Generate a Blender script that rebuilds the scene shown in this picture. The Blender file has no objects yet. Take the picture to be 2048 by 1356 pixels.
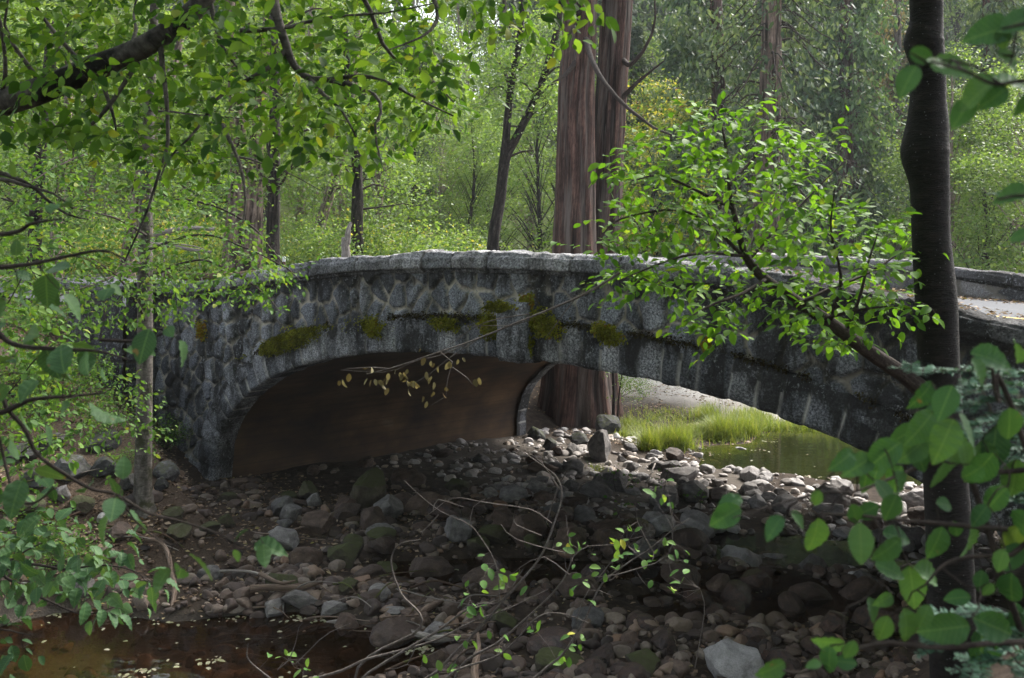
import bpy, math, random
import numpy as np
from mathutils import Vector

# ------------------------------------------------------------------ camera, sky, sun, exposure
S = bpy.context.scene
COL = S.collection
F, HZ = 1900.0, 470.0            # focal length in photo pixels, horizon row of the photo
cam_d = bpy.data.cameras.new("camera"); cam = bpy.data.objects.new("camera", cam_d); COL.objects.link(cam)
cam.location = (0, 0, 0); cam.rotation_euler = (math.radians(90), 0, 0)
cam_d.sensor_width = 36.0; cam_d.lens = 36.0 * F / 2048.0
cam_d.shift_y = -(678.0 - HZ) / 2048.0
cam_d.clip_start = 0.05; cam_d.clip_end = 2000
cam_d.dof.use_dof = True; cam_d.dof.focus_distance = 14.0; cam_d.dof.aperture_fstop = 4.8
S.camera = cam
SUN_EL, SUN_AZ = math.radians(45), math.radians(43)   # behind the bridge, to the right
w = bpy.data.worlds.new("World"); S.world = w; w.use_nodes = True
wn = w.node_tree; bg = wn.nodes["Background"]
sky = wn.nodes.new("ShaderNodeTexSky"); sky.sky_type = 'NISHITA'; sky.sun_disc = False
sky.sun_elevation = SUN_EL; sky.sun_rotation = SUN_AZ; sky.air_density = 1.0; sky.dust_density = 3.0; sky.ozone_density = 0.6
hs = wn.nodes.new("ShaderNodeHueSaturation"); hs.inputs['Saturation'].default_value = .42      # thin high cloud: a paler sky
wn.links.new(sky.outputs[0], hs.inputs['Color']); wn.links.new(hs.outputs[0], bg.inputs[0]); bg.inputs[1].default_value = 0.15
sd = bpy.data.lights.new("sun", 'SUN'); sun = bpy.data.objects.new("sun", sd); COL.objects.link(sun)
sd.energy = 2.9; sd.angle = math.radians(18); sd.color = (1.0, 0.95, 0.87)
_dir = Vector((math.sin(SUN_AZ) * math.cos(SUN_EL), math.cos(SUN_AZ) * math.cos(SUN_EL), math.sin(SUN_EL)))
sun.rotation_euler = _dir.to_track_quat('Z', 'Y').to_euler(); sun.location = _dir * 60
S.view_settings.view_transform = 'Standard'; S.view_settings.look = 'None'
S.view_settings.exposure = 1.9; S.view_settings.gamma = 1.0; S.view_settings.use_curve_mapping = False
S.render.engine = 'CYCLES'
S.cycles.use_denoising = True
S.cycles.max_bounces = 8; S.cycles.transparent_max_bounces = 12; S.cycles.diffuse_bounces = 4
S.cycles.sample_clamp_indirect = 6.0

rng = np.random.default_rng(7)
random.seed(7)

# ------------------------------------------------------------------ helpers
def tag(o, label=None, cat=None, group=None, kind=None):
    if label: o["label"] = label
    if cat: o["category"] = cat
    if group: o["group"] = group
    if kind: o["kind"] = kind
    return o
def empty(name, loc, label, cat, group=None):
    o = bpy.data.objects.new(name, None); COL.objects.link(o); o.location = tuple(float(v) for v in loc)
    o.empty_display_size = 0.2
    return tag(o, label, cat, group)
def org(o):
    v = np.zeros(3)
    while o is not None:
        v = v + np.array(o.location); o = o.parent
    return v
def mk(name, V, faces, mat, parent=None, smooth=True, attrs=None, local=False, base=None):
    """one mesh object; V are world coordinates unless local"""
    V = np.asarray(V, np.float64).reshape(-1, 3)
    loc = np.zeros(3)
    if parent is not None and not local: V = V - org(parent)
    elif base is not None: loc = np.asarray(base, float); V = V - loc
    if not isinstance(faces, list): faces = [faces]
    faces = [np.asarray(f, np.int32) for f in faces if len(f)]
    me = bpy.data.meshes.new(name)
    me.vertices.add(len(V)); me.vertices.foreach_set('co', V.astype(np.float32).ravel())
    lv = np.concatenate([f.ravel() for f in faces]); tot = np.concatenate([np.full(len(f), f.shape[1], np.int32) for f in faces])
    me.loops.add(len(lv)); me.polygons.add(len(tot))
    me.loops.foreach_set('vertex_index', lv.astype(np.int32))
    st = np.concatenate([[0], np.cumsum(tot)[:-1]]).astype(np.int32)
    me.polygons.foreach_set('loop_start', st)
    me.polygons.foreach_set('use_smooth', np.full(len(tot), bool(smooth)))
    for k, a in (attrs or {}).items():
        a = np.asarray(a, np.float32)
        if a.ndim == 1:
            at_ = me.attributes.new(k, 'FLOAT', 'POINT'); at_.data.foreach_set('value', a)
        else:
            at_ = me.attributes.new(k, 'FLOAT_VECTOR', 'POINT'); at_.data.foreach_set('vector', a.ravel())
    me.update(calc_edges=True)
    if mat: me.materials.append(mat)
    o = bpy.data.objects.new(name, me); COL.objects.link(o)
    o.location = tuple(loc)
    if parent is not None: o.parent = parent
    return o
def copy_tree(o, parent=None):
    c = o.copy(); COL.objects.link(c)
    if parent is not None: c.parent = parent
    for ch in list(o.children): copy_tree(ch, c)
    return c
class Acc:
    def __init__(s): s.V = []; s.F = {}; s.n = 0; s.A = []
    def add(s, V, Fc, A=None):
        V = np.asarray(V).reshape(-1, 3)
        if len(Fc):
            Fc = np.asarray(Fc); s.F.setdefault(Fc.shape[1], []).append(Fc + s.n)
        s.V.append(V); s.n += len(V)
        s.A.append(np.zeros((len(V), 3)) if A is None else np.asarray(A).reshape(-1, 3))
    def mk(s, name, mat, parent=None, attr=None, **k):
        if not s.n: return None
        return mk(name, np.concatenate(s.V), [np.concatenate(f) for f in s.F.values()], mat, parent,
                  attrs={attr: np.concatenate(s.A)} if attr else None, **k)

def nz(v): return v / np.maximum(np.linalg.norm(v, axis=-1, keepdims=True), 1e-9)
def sstep(a, b, x):
    t = np.clip((x - a) / (b - a), 0, 1); return t * t * (3 - 2 * t)
def _hash(i, j, k, seed):
    h = (i.astype(np.int64) * 374761393 + j.astype(np.int64) * 668265263 + k.astype(np.int64) * 2147483647 + seed * 974711) & 0xffffffff
    h = ((h ^ (h >> 13)) * 1274126177) & 0xffffffff
    h = (h ^ (h >> 16)) & 0xffffff
    return h / float(0xffffff)
def vnoise(P, sc, seed=0):
    P = np.asarray(P, float) * sc
    if P.shape[-1] == 2: P = np.concatenate([P, np.zeros(P.shape[:-1] + (1,))], -1)
    i = np.floor(P).astype(np.int64); f = P - i; f = f * f * (3 - 2 * f)
    r = 0
    for a in (0, 1):
        for b in (0, 1):
            for c in (0, 1):
                wgt = (f[..., 0] if a else 1 - f[..., 0]) * (f[..., 1] if b else 1 - f[..., 1]) * (f[..., 2] if c else 1 - f[..., 2])
                r = r + wgt * _hash(i[..., 0] + a, i[..., 1] + b, i[..., 2] + c, seed)
    return r * 2 - 1
def fbm(P, sc, o=4, seed=0):
    r = 0; a = 1.0; n = 0
    for k in range(o):
        r = r + a * vnoise(P, sc * 2.03 ** k, seed + k * 17); n += a; a *= .5
    return r / n

# pixel of the photo + depth -> point in the place
def at(X, Y, d): return np.array([(X - 1024) / F * d, d, -(Y - HZ) / F * d])
# bridge coordinates: s along the near face (to the right, towards us), t across the bridge (away)
DV = np.array([0.781, -0.6245, 0.0]); DV /= np.linalg.norm(DV)
NV = np.array([-DV[1], DV[0], 0.0]); C0 = np.array([0.0, 13.9, 0.0])
WID = 9.7
def B(s, t, z):
    s, t, z = np.broadcast_arrays(np.asarray(s, float), np.asarray(t, float), np.asarray(z, float))
    return C0 + s[..., None] * DV + t[..., None] * NV + z[..., None] * np.array([0, 0, 1.0])
def st_of(x, y):
    dx, dy = x - C0[0], y - C0[1]
    return dx * DV[0] + dy * DV[1], dx * NV[0] + dy * NV[1]
def face_at(X, Y, t=0.0):
    v = np.array([(X - 1024) / F, 1.0, -(Y - HZ) / F]); k = (C0 @ NV + t) / (v @ NV)
    p = v * k; s, _ = st_of(p[0], p[1]); return s, p[2]
def zc(s):   # top of the coping
    return np.interp(s, [-40, -13, -11, -9.9, -8.8, -7.8, -6.7, -4.9, -3.4, -1.7, 0, 1.7, 3.4, 5, 6.7, 9, 12, 16, 22],
                     [-1.0, -.97, -.99, -.99, -.95, -.89, -.76, -.53, -.375, -.285, -.25, -.28, -.37, -.58, -.90, -1.18, -1.45, -1.7, -1.9])
_ss = np.linspace(-40, 22, 1241); _zz = zc(_ss); _k = np.hanning(31); _k /= _k.sum()
_zz = np.convolve(np.pad(_zz, 15, 'edge'), _k, 'valid')
def zcs(s): return np.interp(s, _ss, _zz)
def zroad(s): return np.interp(s, [-90, -30, -13, -8, -3, 0, 3, 8, 14, 40], [-1.2, -1.55, -1.68, -1.5, -1.2, -1.14, -1.16, -1.42, -1.85, -2.4])

# ------------------------------------------------------------------ terrain height
def lerp(a, b, t): return a + (b - a) * t
POOLS = [  # name, centre x, y, rx, ry, level, depth of the hollow
    ((-4.3, 10.5), (3.3, 1.95), -4.86, .42),
    ((0.3, 13.7), (2.7, 0.62), -4.86, .24),
    ((4.3, 15.0), (1.6, 1.05), -5.06, .26),
    ((3.1, 12.6), (1.9, 1.1), -4.87, .17),
    ((8.3, 23.6), (3.6, 2.9), -5.62, .40)]
def pool_mask(x, y, i, lo=.72, hi=1.08):
    (cx, cy), (rx, ry), lv, dp = POOLS[i]
    a = np.arctan2((y - cy) / ry, (x - cx) / rx)
    r = np.hypot((x - cx) / rx, (y - cy) / ry) / (1 + .14 * np.sin(3 * a + i) + .08 * np.sin(7 * a + 2 * i))
    return 1 - sstep(lo, hi, r)
def ground(x, y):
    x = np.asarray(x, float); y = np.asarray(y, float)
    s, t = st_of(x, y)
    P = np.stack([x, y], -1)
    bed = -4.75 - .07 * np.clip(t, 0, 14) + .10 * fbm(P, .55, 3, 3)
    # left bank
    sL = np.interp(t, [-30, -2.5, -.3, 10, 13, 16, 40], [-3.4, -3.2, -7.6, -7.7, -7.2, -11, -13.5])
    sL = sL + .35 * fbm(P, .4, 2, 9)
    u = np.clip(sL - s, 0, None)
    fr = np.interp(u, [0, 1.4, 2.5, 5, 7, 9.5], [0, .19, .40, .66, .86, 1.0])
    fr_far = np.interp(u, [0, 2, 4.5, 9], [0, .30, .8, 1.0])
    fr = np.where(t > 9, fr_far, fr)
    top = -1.74 + .10 * fbm(P, .25, 3, 21)
    # right bank (the one we stand on)
    sR = np.interp(t, [-30, -1, 0, 10, 12, 40], [5.2, 5.3, 7.6, 7.6, 10, 12])
    v = np.clip(s - sR, 0, None)
    frr = np.interp(v, [0, 1.75, 3.8, 8], [0, .46, 1.0, 1.05])
    z = bed + (top - bed) * fr
    z = z + (-1.72 - bed) * frr * (fr < .01)
    for i, (c, r, lv, dp) in enumerate(POOLS):
        m = pool_mask(x, y, i); z = z - dp * m * (fr < .25)
    # road embankment behind the abutments
    emb = sstep(-.35, .35, t) * (1 - sstep(9.2, 10.2, t)) * (sstep(9.3, 9.9, np.abs(s)))
    emb = np.where(s < -9, sstep(-.6, .6, t) * (1 - sstep(9.2, 11.5, t)) * sstep(9.6, 10.3, -s), emb)
    z = z + (zroad(s) - .06 - z) * emb
    # hills beyond
    d = np.hypot(x, y)
    hill = np.clip(y - 60, 0, None) * .30 * sstep(55, 110, y)
    gap = 1 - .45 * np.exp(-((x + .1 * y) / (.11 * np.clip(y, 1, None))) ** 2)
    z = z + np.clip(hill * gap, 0, 80) * (1 + .15 * fbm(P, .03, 3, 5))
    back = sstep(14, 26, y) * (s > 8) * sstep(10, 16, t)
    # gravel flat upstream climbs gently
    z = z + np.clip(t - 18, 0, 40) * .045 * (1 - fr) * (s > -9.5)
    return z + .035 * fbm(P, 2.2, 3, 31)
def hit(X, Y, y0=5.0, y1=60.0):
    ys = np.linspace(y0, y1, 2200)
    xs = (X - 1024) / F * ys; zr = -(Y - HZ) / F * ys
    g = ground(xs, ys); k = np.nonzero(zr <= g)[0]
    k = k[0] if len(k) else len(ys) - 1
    return np.array([xs[k], ys[k], g[k]])

# ------------------------------------------------------------------ materials
def new_mat(name):
    m = bpy.data.materials.new(name); m.use_nodes = True
    nt = m.node_tree; return m, nt, nt.nodes, nt.links, nt.nodes["Principled BSDF"]
def ramp(N, L, fac, stops):
    r = N.new("ShaderNodeValToRGB"); e = r.color_ramp.elements
    while len(e) > 1: e.remove(e[-1])
    e[0].position = stops[0][0]; e[0].color = (*stops[0][1], 1)
    for p, c in stops[1:]:
        x = e.new(p); x.color = (*c, 1)
    if fac is not None: L.new(fac, r.inputs[0])
    return r
def noise(N, L, vec, sc, det=4, rough=.6, scale3=None):
    if scale3 is not None:
        mp = N.new("ShaderNodeMapping"); mp.inputs['Scale'].default_value = scale3; L.new(vec, mp.inputs[0]); vec = mp.outputs[0]
    n = N.new("ShaderNodeTexNoise"); n.inputs['Scale'].default_value = sc; n.inputs['Detail'].default_value = det; n.inputs['Roughness'].default_value = rough
    L.new(vec, n.inputs['Vector']); return n
def attr(N, name):
    a = N.new("ShaderNodeAttribute"); a.attribute_name = name; return a
def mixc(N, L, fac, a, b, mode='MIX'):
    m = N.new("ShaderNodeMix"); m.data_type = 'RGBA'; m.blend_type = mode
    for i, v in ((0, fac), (6, a), (7, b)):
        if hasattr(v, 'is_linked') or hasattr(v, 'links'): L.new(v, m.inputs[i])
        elif i == 0: m.inputs[0].default_value = v
        else: m.inputs[i].default_value = (*v, 1)
    return m.outputs[2]
def mathn(N, L, op, a, b=None):
    m = N.new("ShaderNodeMath"); m.operation = op
    for i, v in ((0, a), (1, b)):
        if v is None: continue
        if hasattr(v, 'links'): L.new(v, m.inputs[i])
        else: m.inputs[i].default_value = v
    return m.outputs[0]
def bump(N, L, h, strength=.5, dist=.02, nrm=None):
    b = N.new("ShaderNodeBump"); b.inputs['Strength'].default_value = strength; b.inputs['Distance'].default_value = dist
    L.new(h, b.inputs['Height'])
    if nrm is not None: L.new(nrm, b.inputs['Normal'])
    return b.outputs[0]
def pos(N): return N.new("ShaderNodeNewGeometry").outputs['Position']
def objc(N): return N.new("ShaderNodeTexCoord").outputs['Object']

def leaf_mat(name, stops, trans=.38, rough=.58, spec=.12, veins=False, tcol=None):
    """leaf: colour by leaf (attribute lc = along, across, leaf number)"""
    m, nt, N, L, p = new_mat(name)
    a = attr(N, 'lc'); sp = N.new("ShaderNodeSeparateXYZ"); L.new(a.outputs['Vector'], sp.inputs[0])
    c = ramp(N, L, sp.outputs[2], stops).outputs[0]
    n = noise(N, L, objc(N), 9.0, 2); c = mixc(N, L, .35, c, ramp(N, L, n.outputs[0], [(.3, (.45, .45, .45)), (.7, (1.25, 1.25, 1.2))]).outputs[0], 'MULTIPLY')
    if veins:
        ab = mathn(N, L, 'ABSOLUTE', sp.outputs[1])
        ph = mathn(N, L, 'SUBTRACT', mathn(N, L, 'MULTIPLY', sp.outputs[0], 60.0), mathn(N, L, 'MULTIPLY', ab, 42.0))
        wv = mathn(N, L, 'SINE', ph); wv = mathn(N, L, 'POWER', mathn(N, L, 'MAXIMUM', wv, 0.0), 6.0)
        mid = mathn(N, L, 'LESS_THAN', ab, .018); vv = mathn(N, L, 'MAXIMUM', mathn(N, L, 'MULTIPLY', wv, .55), mid)
        c = mixc(N, L, mathn(N, L, 'MULTIPLY', vv, .38), c, (.16, .27, .09))
        n2 = noise(N, L, objc(N), 26.0, 2)
        c = mixc(N, L, ramp(N, L, n2.outputs[0], [(.70, (0, 0, 0)), (.74, (1, 1, 1))]).outputs[0], c, (.16, .11, .045))
        L.new(bump(N, L, vv, .35, .002), p.inputs['Normal'])
    L.new(c, p.inputs['Base Color']); p.inputs['Roughness'].default_value = rough; p.inputs['Specular IOR Level'].default_value = spec
    tr = N.new("ShaderNodeBsdfTranslucent")
    L.new(mixc(N, L, 1.0, c, tcol or (1.5, 1.45, .55), 'MULTIPLY'), tr.inputs[0])
    mx = N.new("ShaderNodeMixShader"); mx.inputs[0].default_value = trans
    L.new(p.outputs[0], mx.inputs[1]); L.new(tr.outputs[0], mx.inputs[2]); L.new(mx.outputs[0], N["Material Output"].inputs[0])
    return m

def bark_mat(name, c0, c1, c2, ridge=(14, 1.6), rough=.9, specks=None, moss=None, bstr=.7, stain=None):
    """bark: attribute bk = (round the stem in metres, along in metres, ridge relief: furrows darker)"""
    m, nt, N, L, p = new_mat(name)
    a = attr(N, 'bk').outputs['Vector']
    n1 = noise(N, L, a, 1.0, 6, .65, (ridge[0], ridge[1], 1)); n2 = noise(N, L, objc(N), 2.2, 4)
    c = ramp(N, L, n1.outputs[0], [(.30, c0), (.52, c1), (.72, c2)]).outputs[0]
    n9 = noise(N, L, a, 1.0, 5, .7, (ridge[0] * 1.3, ridge[1] * 7, 1)); c = mixc(N, L, .8, c, ramp(N, L, n9.outputs[0], [(.36, (.42, .40, .39)), (.5, (1, 1, 1)), (.66, (1.35, 1.33, 1.3))]).outputs[0], 'MULTIPLY')
    c = mixc(N, L, .7, c, ramp(N, L, n2.outputs[0], [(.3, (.55, .53, .5)), (.7, (1.2, 1.15, 1.1))]).outputs[0], 'MULTIPLY')
    sz = N.new('ShaderNodeSeparateXYZ'); L.new(a, sz.inputs[0])
    c = mixc(N, L, 1.0, c, ramp(N, L, mathn(N, L, 'ADD', sz.outputs[2], .5), [(.22, (.22, .20, .19)), (.5, (1, 1, 1)), (.8, (1.35, 1.3, 1.27))]).outputs[0], 'MULTIPLY')  # darker in the furrows, lighter on the ridges
    if stain:
        n4 = noise(N, L, a, 1.0, 4, .6, (3.0, .25, 1)); c = mixc(N, L, ramp(N, L, n4.outputs[0], [(.50, (0, 0, 0)), (.66, (.9, .9, .9))]).outputs[0], c, stain)
    if moss:
        n3 = noise(N, L, objc(N), 5.0, 4); c = mixc(N, L, ramp(N, L, n3.outputs[0], [(.50, (0, 0, 0)), (.60, (1, 1, 1))]).outputs[0], c, moss)
    if specks:
        v = N.new("ShaderNodeTexVoronoi"); v.inputs['Scale'].default_value = specks[1]; L.new(objc(N), v.inputs['Vector'])
        c = mixc(N, L, ramp(N, L, v.outputs['Distance'], [(specks[2], (1, 1, 1)), (specks[2] + .05, (0, 0, 0))]).outputs[0], c, specks[0])
    L.new(c, p.inputs['Base Color']); p.inputs['Roughness'].default_value = rough; p.inputs['Specular IOR Level'].default_value = .25
    L.new(bump(N, L, mathn(N, L, 'ADD', n1.outputs[0], mathn(N, L, 'MULTIPLY', n9.outputs[0], .6)), bstr, .03), p.inputs['Normal'])
    return m

def stone_mat(name, dark, mid, light, mortar=(.40, .36, .29), stain=.8, lichen=True, scale=1.0, brown=.0):
    """masonry: attribute st = (mortar, stone number, soot)"""
    m, nt, N, L, p = new_mat(name)
    a = attr(N, 'st'); sp = N.new("ShaderNodeSeparateXYZ"); L.new(a.outputs['Vector'], sp.inputs[0])
    P = pos(N)
    nf = noise(N, L, P, 38 * scale, 5, .75); nm = noise(N, L, P, 4.0 * scale, 5, .65)
    c = ramp(N, L, nf.outputs[0], [(.38, dark), (.5, mid), (.60, light)]).outputs[0]
    tone = ramp(N, L, sp.outputs[1], [(0, (.40, .41, .43)), (.5, (.95, .96, 1.0)), (1, (1.55, 1.52, 1.48))]).outputs[0]
    c = mixc(N, L, 1.0, c, tone, 'MULTIPLY')
    mc = mixc(N, L, .6, mortar, ramp(N, L, nm.outputs[0], [(.3, (.5, .48, .45)), (.7, (1.2, 1.2, 1.15))]).outputs[0], 'MULTIPLY')
    c = mixc(N, L, sp.outputs[0], c, mc)
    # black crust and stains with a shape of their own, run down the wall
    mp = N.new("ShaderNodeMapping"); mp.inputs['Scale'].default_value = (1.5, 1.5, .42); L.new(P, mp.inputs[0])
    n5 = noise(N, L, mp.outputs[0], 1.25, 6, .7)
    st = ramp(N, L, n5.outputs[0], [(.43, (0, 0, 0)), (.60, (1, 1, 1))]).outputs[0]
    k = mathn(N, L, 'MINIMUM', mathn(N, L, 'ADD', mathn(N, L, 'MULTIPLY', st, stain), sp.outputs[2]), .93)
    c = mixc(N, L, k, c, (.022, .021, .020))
    if lichen:
        n6 = noise(N, L, P, 17.0, 6, .75); n7 = noise(N, L, P, 1.1, 2)
        lk = mathn(N, L, 'MULTIPLY', ramp(N, L, n6.outputs[0], [(.56, (0, 0, 0)), (.62, (1, 1, 1))]).outputs[0], ramp(N, L, n7.outputs[0], [(.40, (0, 0, 0)), (.58, (.9, .9, .9))]).outputs[0])
        c = mixc(N, L, lk, c, (.27, .28, .29))
    L.new(c, p.inputs['Base Color']); p.inputs['Roughness'].default_value = .92; p.inputs['Specular IOR Level'].default_value = .2
    h = mathn(N, L, 'ADD', nf.outputs[0], mathn(N, L, 'MULTIPLY', nm.outputs[0], 1.5))
    L.new(bump(N, L, h, 1.0, .035), p.inputs['Normal'])
    return m

def simple_mat(name, stops, sc=8, rough=.9, bs=.4, bd=.02, spec=.2, det=5, coord='pos', scale3=None):
    m, nt, N, L, p = new_mat(name)
    v = pos(N) if coord == 'pos' else objc(N)
    n = noise(N, L, v, sc, det, .65, scale3)
    c = ramp(N, L, n.outputs[0], stops).outputs[0]
    L.new(c, p.inputs['Base Color']); p.inputs['Roughness'].default_value = rough; p.inputs['Specular IOR Level'].default_value = spec
    if bs: L.new(bump(N, L, n.outputs[0], bs, bd), p.inputs['Normal'])
    return m

M = {}
M['rubble'] = stone_mat('rubble_stone', (.062, .066, .074), (.20, .210, .232), (.41, .425, .455), mortar=(.60, .55, .47))
M['ring'] = stone_mat('arch_stone', (.050, .053, .058), (.18, .186, .20), (.40, .408, .43), mortar=(.55, .53, .50), stain=.95)
M['coping'] = stone_mat('coping_stone', (.07, .07, .072), (.20, .20, .205), (.38, .38, .385), mortar=(.06, .055, .05), stain=.55, scale=.8)
M['farwall'] = stone_mat('far_parapet_stone', (.11, .105, .105), (.20, .19, .19), (.30, .29, .29), mortar=(.22, .20, .18), stain=.2)
M['block'] = stone_mat('coursed_stone', (.032, .033, .035), (.066, .067, .072), (.11, .113, .12), mortar=(.12, .11, .095), stain=.75)
def vault_mat():
    m, nt, N, L, p = new_mat('vault_concrete')
    a = attr(N, 'vt').outputs['Vector']
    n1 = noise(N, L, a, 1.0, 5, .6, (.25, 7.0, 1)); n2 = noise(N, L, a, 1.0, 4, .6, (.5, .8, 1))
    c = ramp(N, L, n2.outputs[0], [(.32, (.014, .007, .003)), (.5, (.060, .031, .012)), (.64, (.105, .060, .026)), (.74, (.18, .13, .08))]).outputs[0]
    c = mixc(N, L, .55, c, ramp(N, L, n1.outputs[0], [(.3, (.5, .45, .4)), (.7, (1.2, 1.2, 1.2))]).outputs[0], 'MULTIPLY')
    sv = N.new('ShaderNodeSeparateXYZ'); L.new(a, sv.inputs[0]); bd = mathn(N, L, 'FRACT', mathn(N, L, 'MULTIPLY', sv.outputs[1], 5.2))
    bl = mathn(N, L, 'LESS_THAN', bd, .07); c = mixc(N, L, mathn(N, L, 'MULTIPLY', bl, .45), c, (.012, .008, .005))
    L.new(c, p.inputs['Base Color']); p.inputs['Roughness'].default_value = .85
    L.new(bump(N, L, n1.outputs[0], .4, .02), p.inputs['Normal'])
    return m
M['vault'] = vault_mat()
def road_mat():
    m, nt, N, L, p = new_mat('asphalt')
    P = pos(N); n = noise(N, L, P, 60, 3); n2 = noise(N, L, P, .8, 4)
    c = ramp(N, L, n.outputs[0], [(.3, (.085, .088, .094)), (.7, (.135, .138, .145))]).outputs[0]
    c = mixc(N, L, .5, c, ramp(N, L, n2.outputs[0], [(.3, (.75, .75, .75)), (.7, (1.15, 1.15, 1.15))]).outputs[0], 'MULTIPLY')
    L.new(c, p.inputs['Base Color']); p.inputs['Roughness'].default_value = .95; p.inputs['Specular IOR Level'].default_value = .05
    L.new(bump(N, L, n.outputs[0], .3, .005), p.inputs['Normal'])
    return m
M['road'] = road_mat()
M['yellow'] = simple_mat('yellow_paint', [(.3, (.45, .30, .03)), (.7, (.6, .42, .06))], 20, .7, .1)
def ground_mat():
    m, nt, N, L, p = new_mat('forest_ground')
    a = attr(N, 'gt'); sp = N.new("ShaderNodeSeparateXYZ"); L.new(a.outputs['Vector'], sp.inputs[0])   # litter, sand, grass
    P = pos(N); n = noise(N, L, P, 7, 6, .7); n2 = noise(N, L, P, 40, 4, .7); n3 = noise(N, L, P, 1.3, 4)
    soil = ramp(N, L, n.outputs[0], [(.3, (.014, .010, .007)), (.5, (.036, .026, .019)), (.7, (.070, .052, .038))]).outputs[0]
    lit = ramp(N, L, n2.outputs[0], [(.3, (.024, .017, .012)), (.5, (.078, .056, .040)), (.68, (.17, .125, .092))]).outputs[0]
    sand = ramp(N, L, n.outputs[0], [(.3, (.42, .39, .345)), (.7, (.60, .57, .52))]).outputs[0]
    gr = ramp(N, L, n2.outputs[0], [(.3, (.04, .07, .012)), (.7, (.12, .17, .035))]).outputs[0]
    c = mixc(N, L, sp.outputs[0], soil, lit); c = mixc(N, L, sp.outputs[1], c, sand); c = mixc(N, L, sp.outputs[2], c, gr)
    L.new(c, p.inputs['Base Color']); p.inputs['Roughness'].default_value = .95; p.inputs['Specular IOR Level'].default_value = .15
    L.new(bump(N, L, mathn(N, L, 'ADD', n2.outputs[0], n.outputs[0]), .8, .04), p.inputs['Normal'])
    return m
M['ground'] = ground_mat()
def water_mat(name, tint, body):
    m, nt, N, L, p = new_mat(name)
    N.remove(p)
    n = noise(N, L, pos(N), 2.2, 3, .5, (1, 1.8, 1)); b = bump(N, L, n.outputs[0], .12, .03)
    gl = N.new("ShaderNodeBsdfGlossy"); gl.inputs['Roughness'].default_value = .03; gl.inputs[0].default_value = (.95, .97, 1, 1); L.new(b, gl.inputs['Normal'])
    tr = N.new("ShaderNodeBsdfTransparent"); tr.inputs[0].default_value = (*tint, 1)
    df = N.new("ShaderNodeBsdfDiffuse"); df.inputs[0].default_value = (*body, 1)
    m1 = N.new("ShaderNodeMixShader"); m1.inputs[0].default_value = .30; L.new(tr.outputs[0], m1.inputs[1]); L.new(df.outputs[0], m1.inputs[2])
    fr = N.new("ShaderNodeFresnel"); fr.inputs[0].default_value = 1.33; L.new(b, fr.inputs[1])
    mx = N.new("ShaderNodeMixShader"); L.new(fr.outputs[0], mx.inputs[0]); L.new(m1.outputs[0], mx.inputs[1]); L.new(gl.outputs[0], mx.inputs[2])
    L.new(mx.outputs[0], N["Material Output"].inputs[0])
    return m
M['water'] = water_mat('creek_water_surface', (.57, .38, .23), (.018, .011, .006)); M['water_up'] = water_mat('green_pool_surface', (.55, .55, .30), (.030, .040, .012))  # upstream pool: grass reflections put into the green tint and body colour
def rock_mat(name, c0, c1, c2, rough=.85, moss=0.0, top=None, spec=.3, var=.35):
    m, nt, N, L, p = new_mat(name)
    oi = N.new("ShaderNodeObjectInfo"); oc = objc(N)
    ad = N.new("ShaderNodeVectorMath"); ad.operation = 'ADD'; L.new(oc, ad.inputs[0])
    cm = N.new("ShaderNodeCombineXYZ"); L.new(mathn(N, L, 'MULTIPLY', oi.outputs['Random'], 37.0), cm.inputs[0]); L.new(cm.outputs[0], ad.inputs[1])
    v = ad.outputs[0]
    n = noise(N, L, v, 2.0, 6, .7); n2 = noise(N, L, v, 22.0, 4, .75)
    c = ramp(N, L, n.outputs[0], [(.3, c0), (.52, c1), (.74, c2)]).outputs[0]
    c = mixc(N, L, .6, c, ramp(N, L, n2.outputs[0], [(.3, (.5, .5, .5)), (.7, (1.4, 1.4, 1.4))]).outputs[0], 'MULTIPLY')
    r = mathn(N, L, 'FRACT', mathn(N, L, 'MULTIPLY', oi.outputs['Random'], 7.31))
    c = mixc(N, L, 1.0, c, ramp(N, L, r, [(0, (1 - var, 1 - var, 1 - var)), (.5, (1, .97, .94)), (1, (1 + var, 1 + var * .95, 1 + var * .85))]).outputs[0], 'MULTIPLY')
    if moss:
        g = N.new("ShaderNodeNewGeometry"); sx = N.new("ShaderNodeSeparateXYZ"); L.new(g.outputs['Normal'], sx.inputs[0])
        n3 = noise(N, L, v, 3.0, 5, .7)
        k = mathn(N, L, 'MULTIPLY', mathn(N, L, 'MAXIMUM', sx.outputs[2], 0.0), ramp(N, L, n3.outputs[0], [(.5 - moss * .2, (0, 0, 0)), (.62 - moss * .2, (1, 1, 1))]).outputs[0])
        c = mixc(N, L, mathn(N, L, 'MULTIPLY', k, .85), c, (.045, .055, .012))
    L.new(c, p.inputs['Base Color']); p.inputs['Roughness'].default_value = rough; p.inputs['Specular IOR Level'].default_value = spec
    L.new(bump(N, L, mathn(N, L, 'ADD', n.outputs[0], mathn(N, L, 'MULTIPLY', n2.outputs[0], .35)), .75, .06), p.inputs['Normal'])
    return m
M['rock_grey'] = rock_mat('grey_granite', (.07, .066, .066), (.15, .143, .14), (.26, .25, .245))
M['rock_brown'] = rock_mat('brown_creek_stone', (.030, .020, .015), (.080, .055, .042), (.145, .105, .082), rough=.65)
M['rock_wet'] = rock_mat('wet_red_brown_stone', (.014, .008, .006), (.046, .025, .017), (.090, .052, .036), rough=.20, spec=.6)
M['rock_moss'] = rock_mat('mossy_stone', (.030, .025, .019), (.066, .055, .042), (.12, .105, .082), moss=.9)
M['rock_dark'] = rock_mat('dark_basalt', (.025, .025, .026), (.06, .060, .063), (.15, .15, .155), moss=.25)
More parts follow.
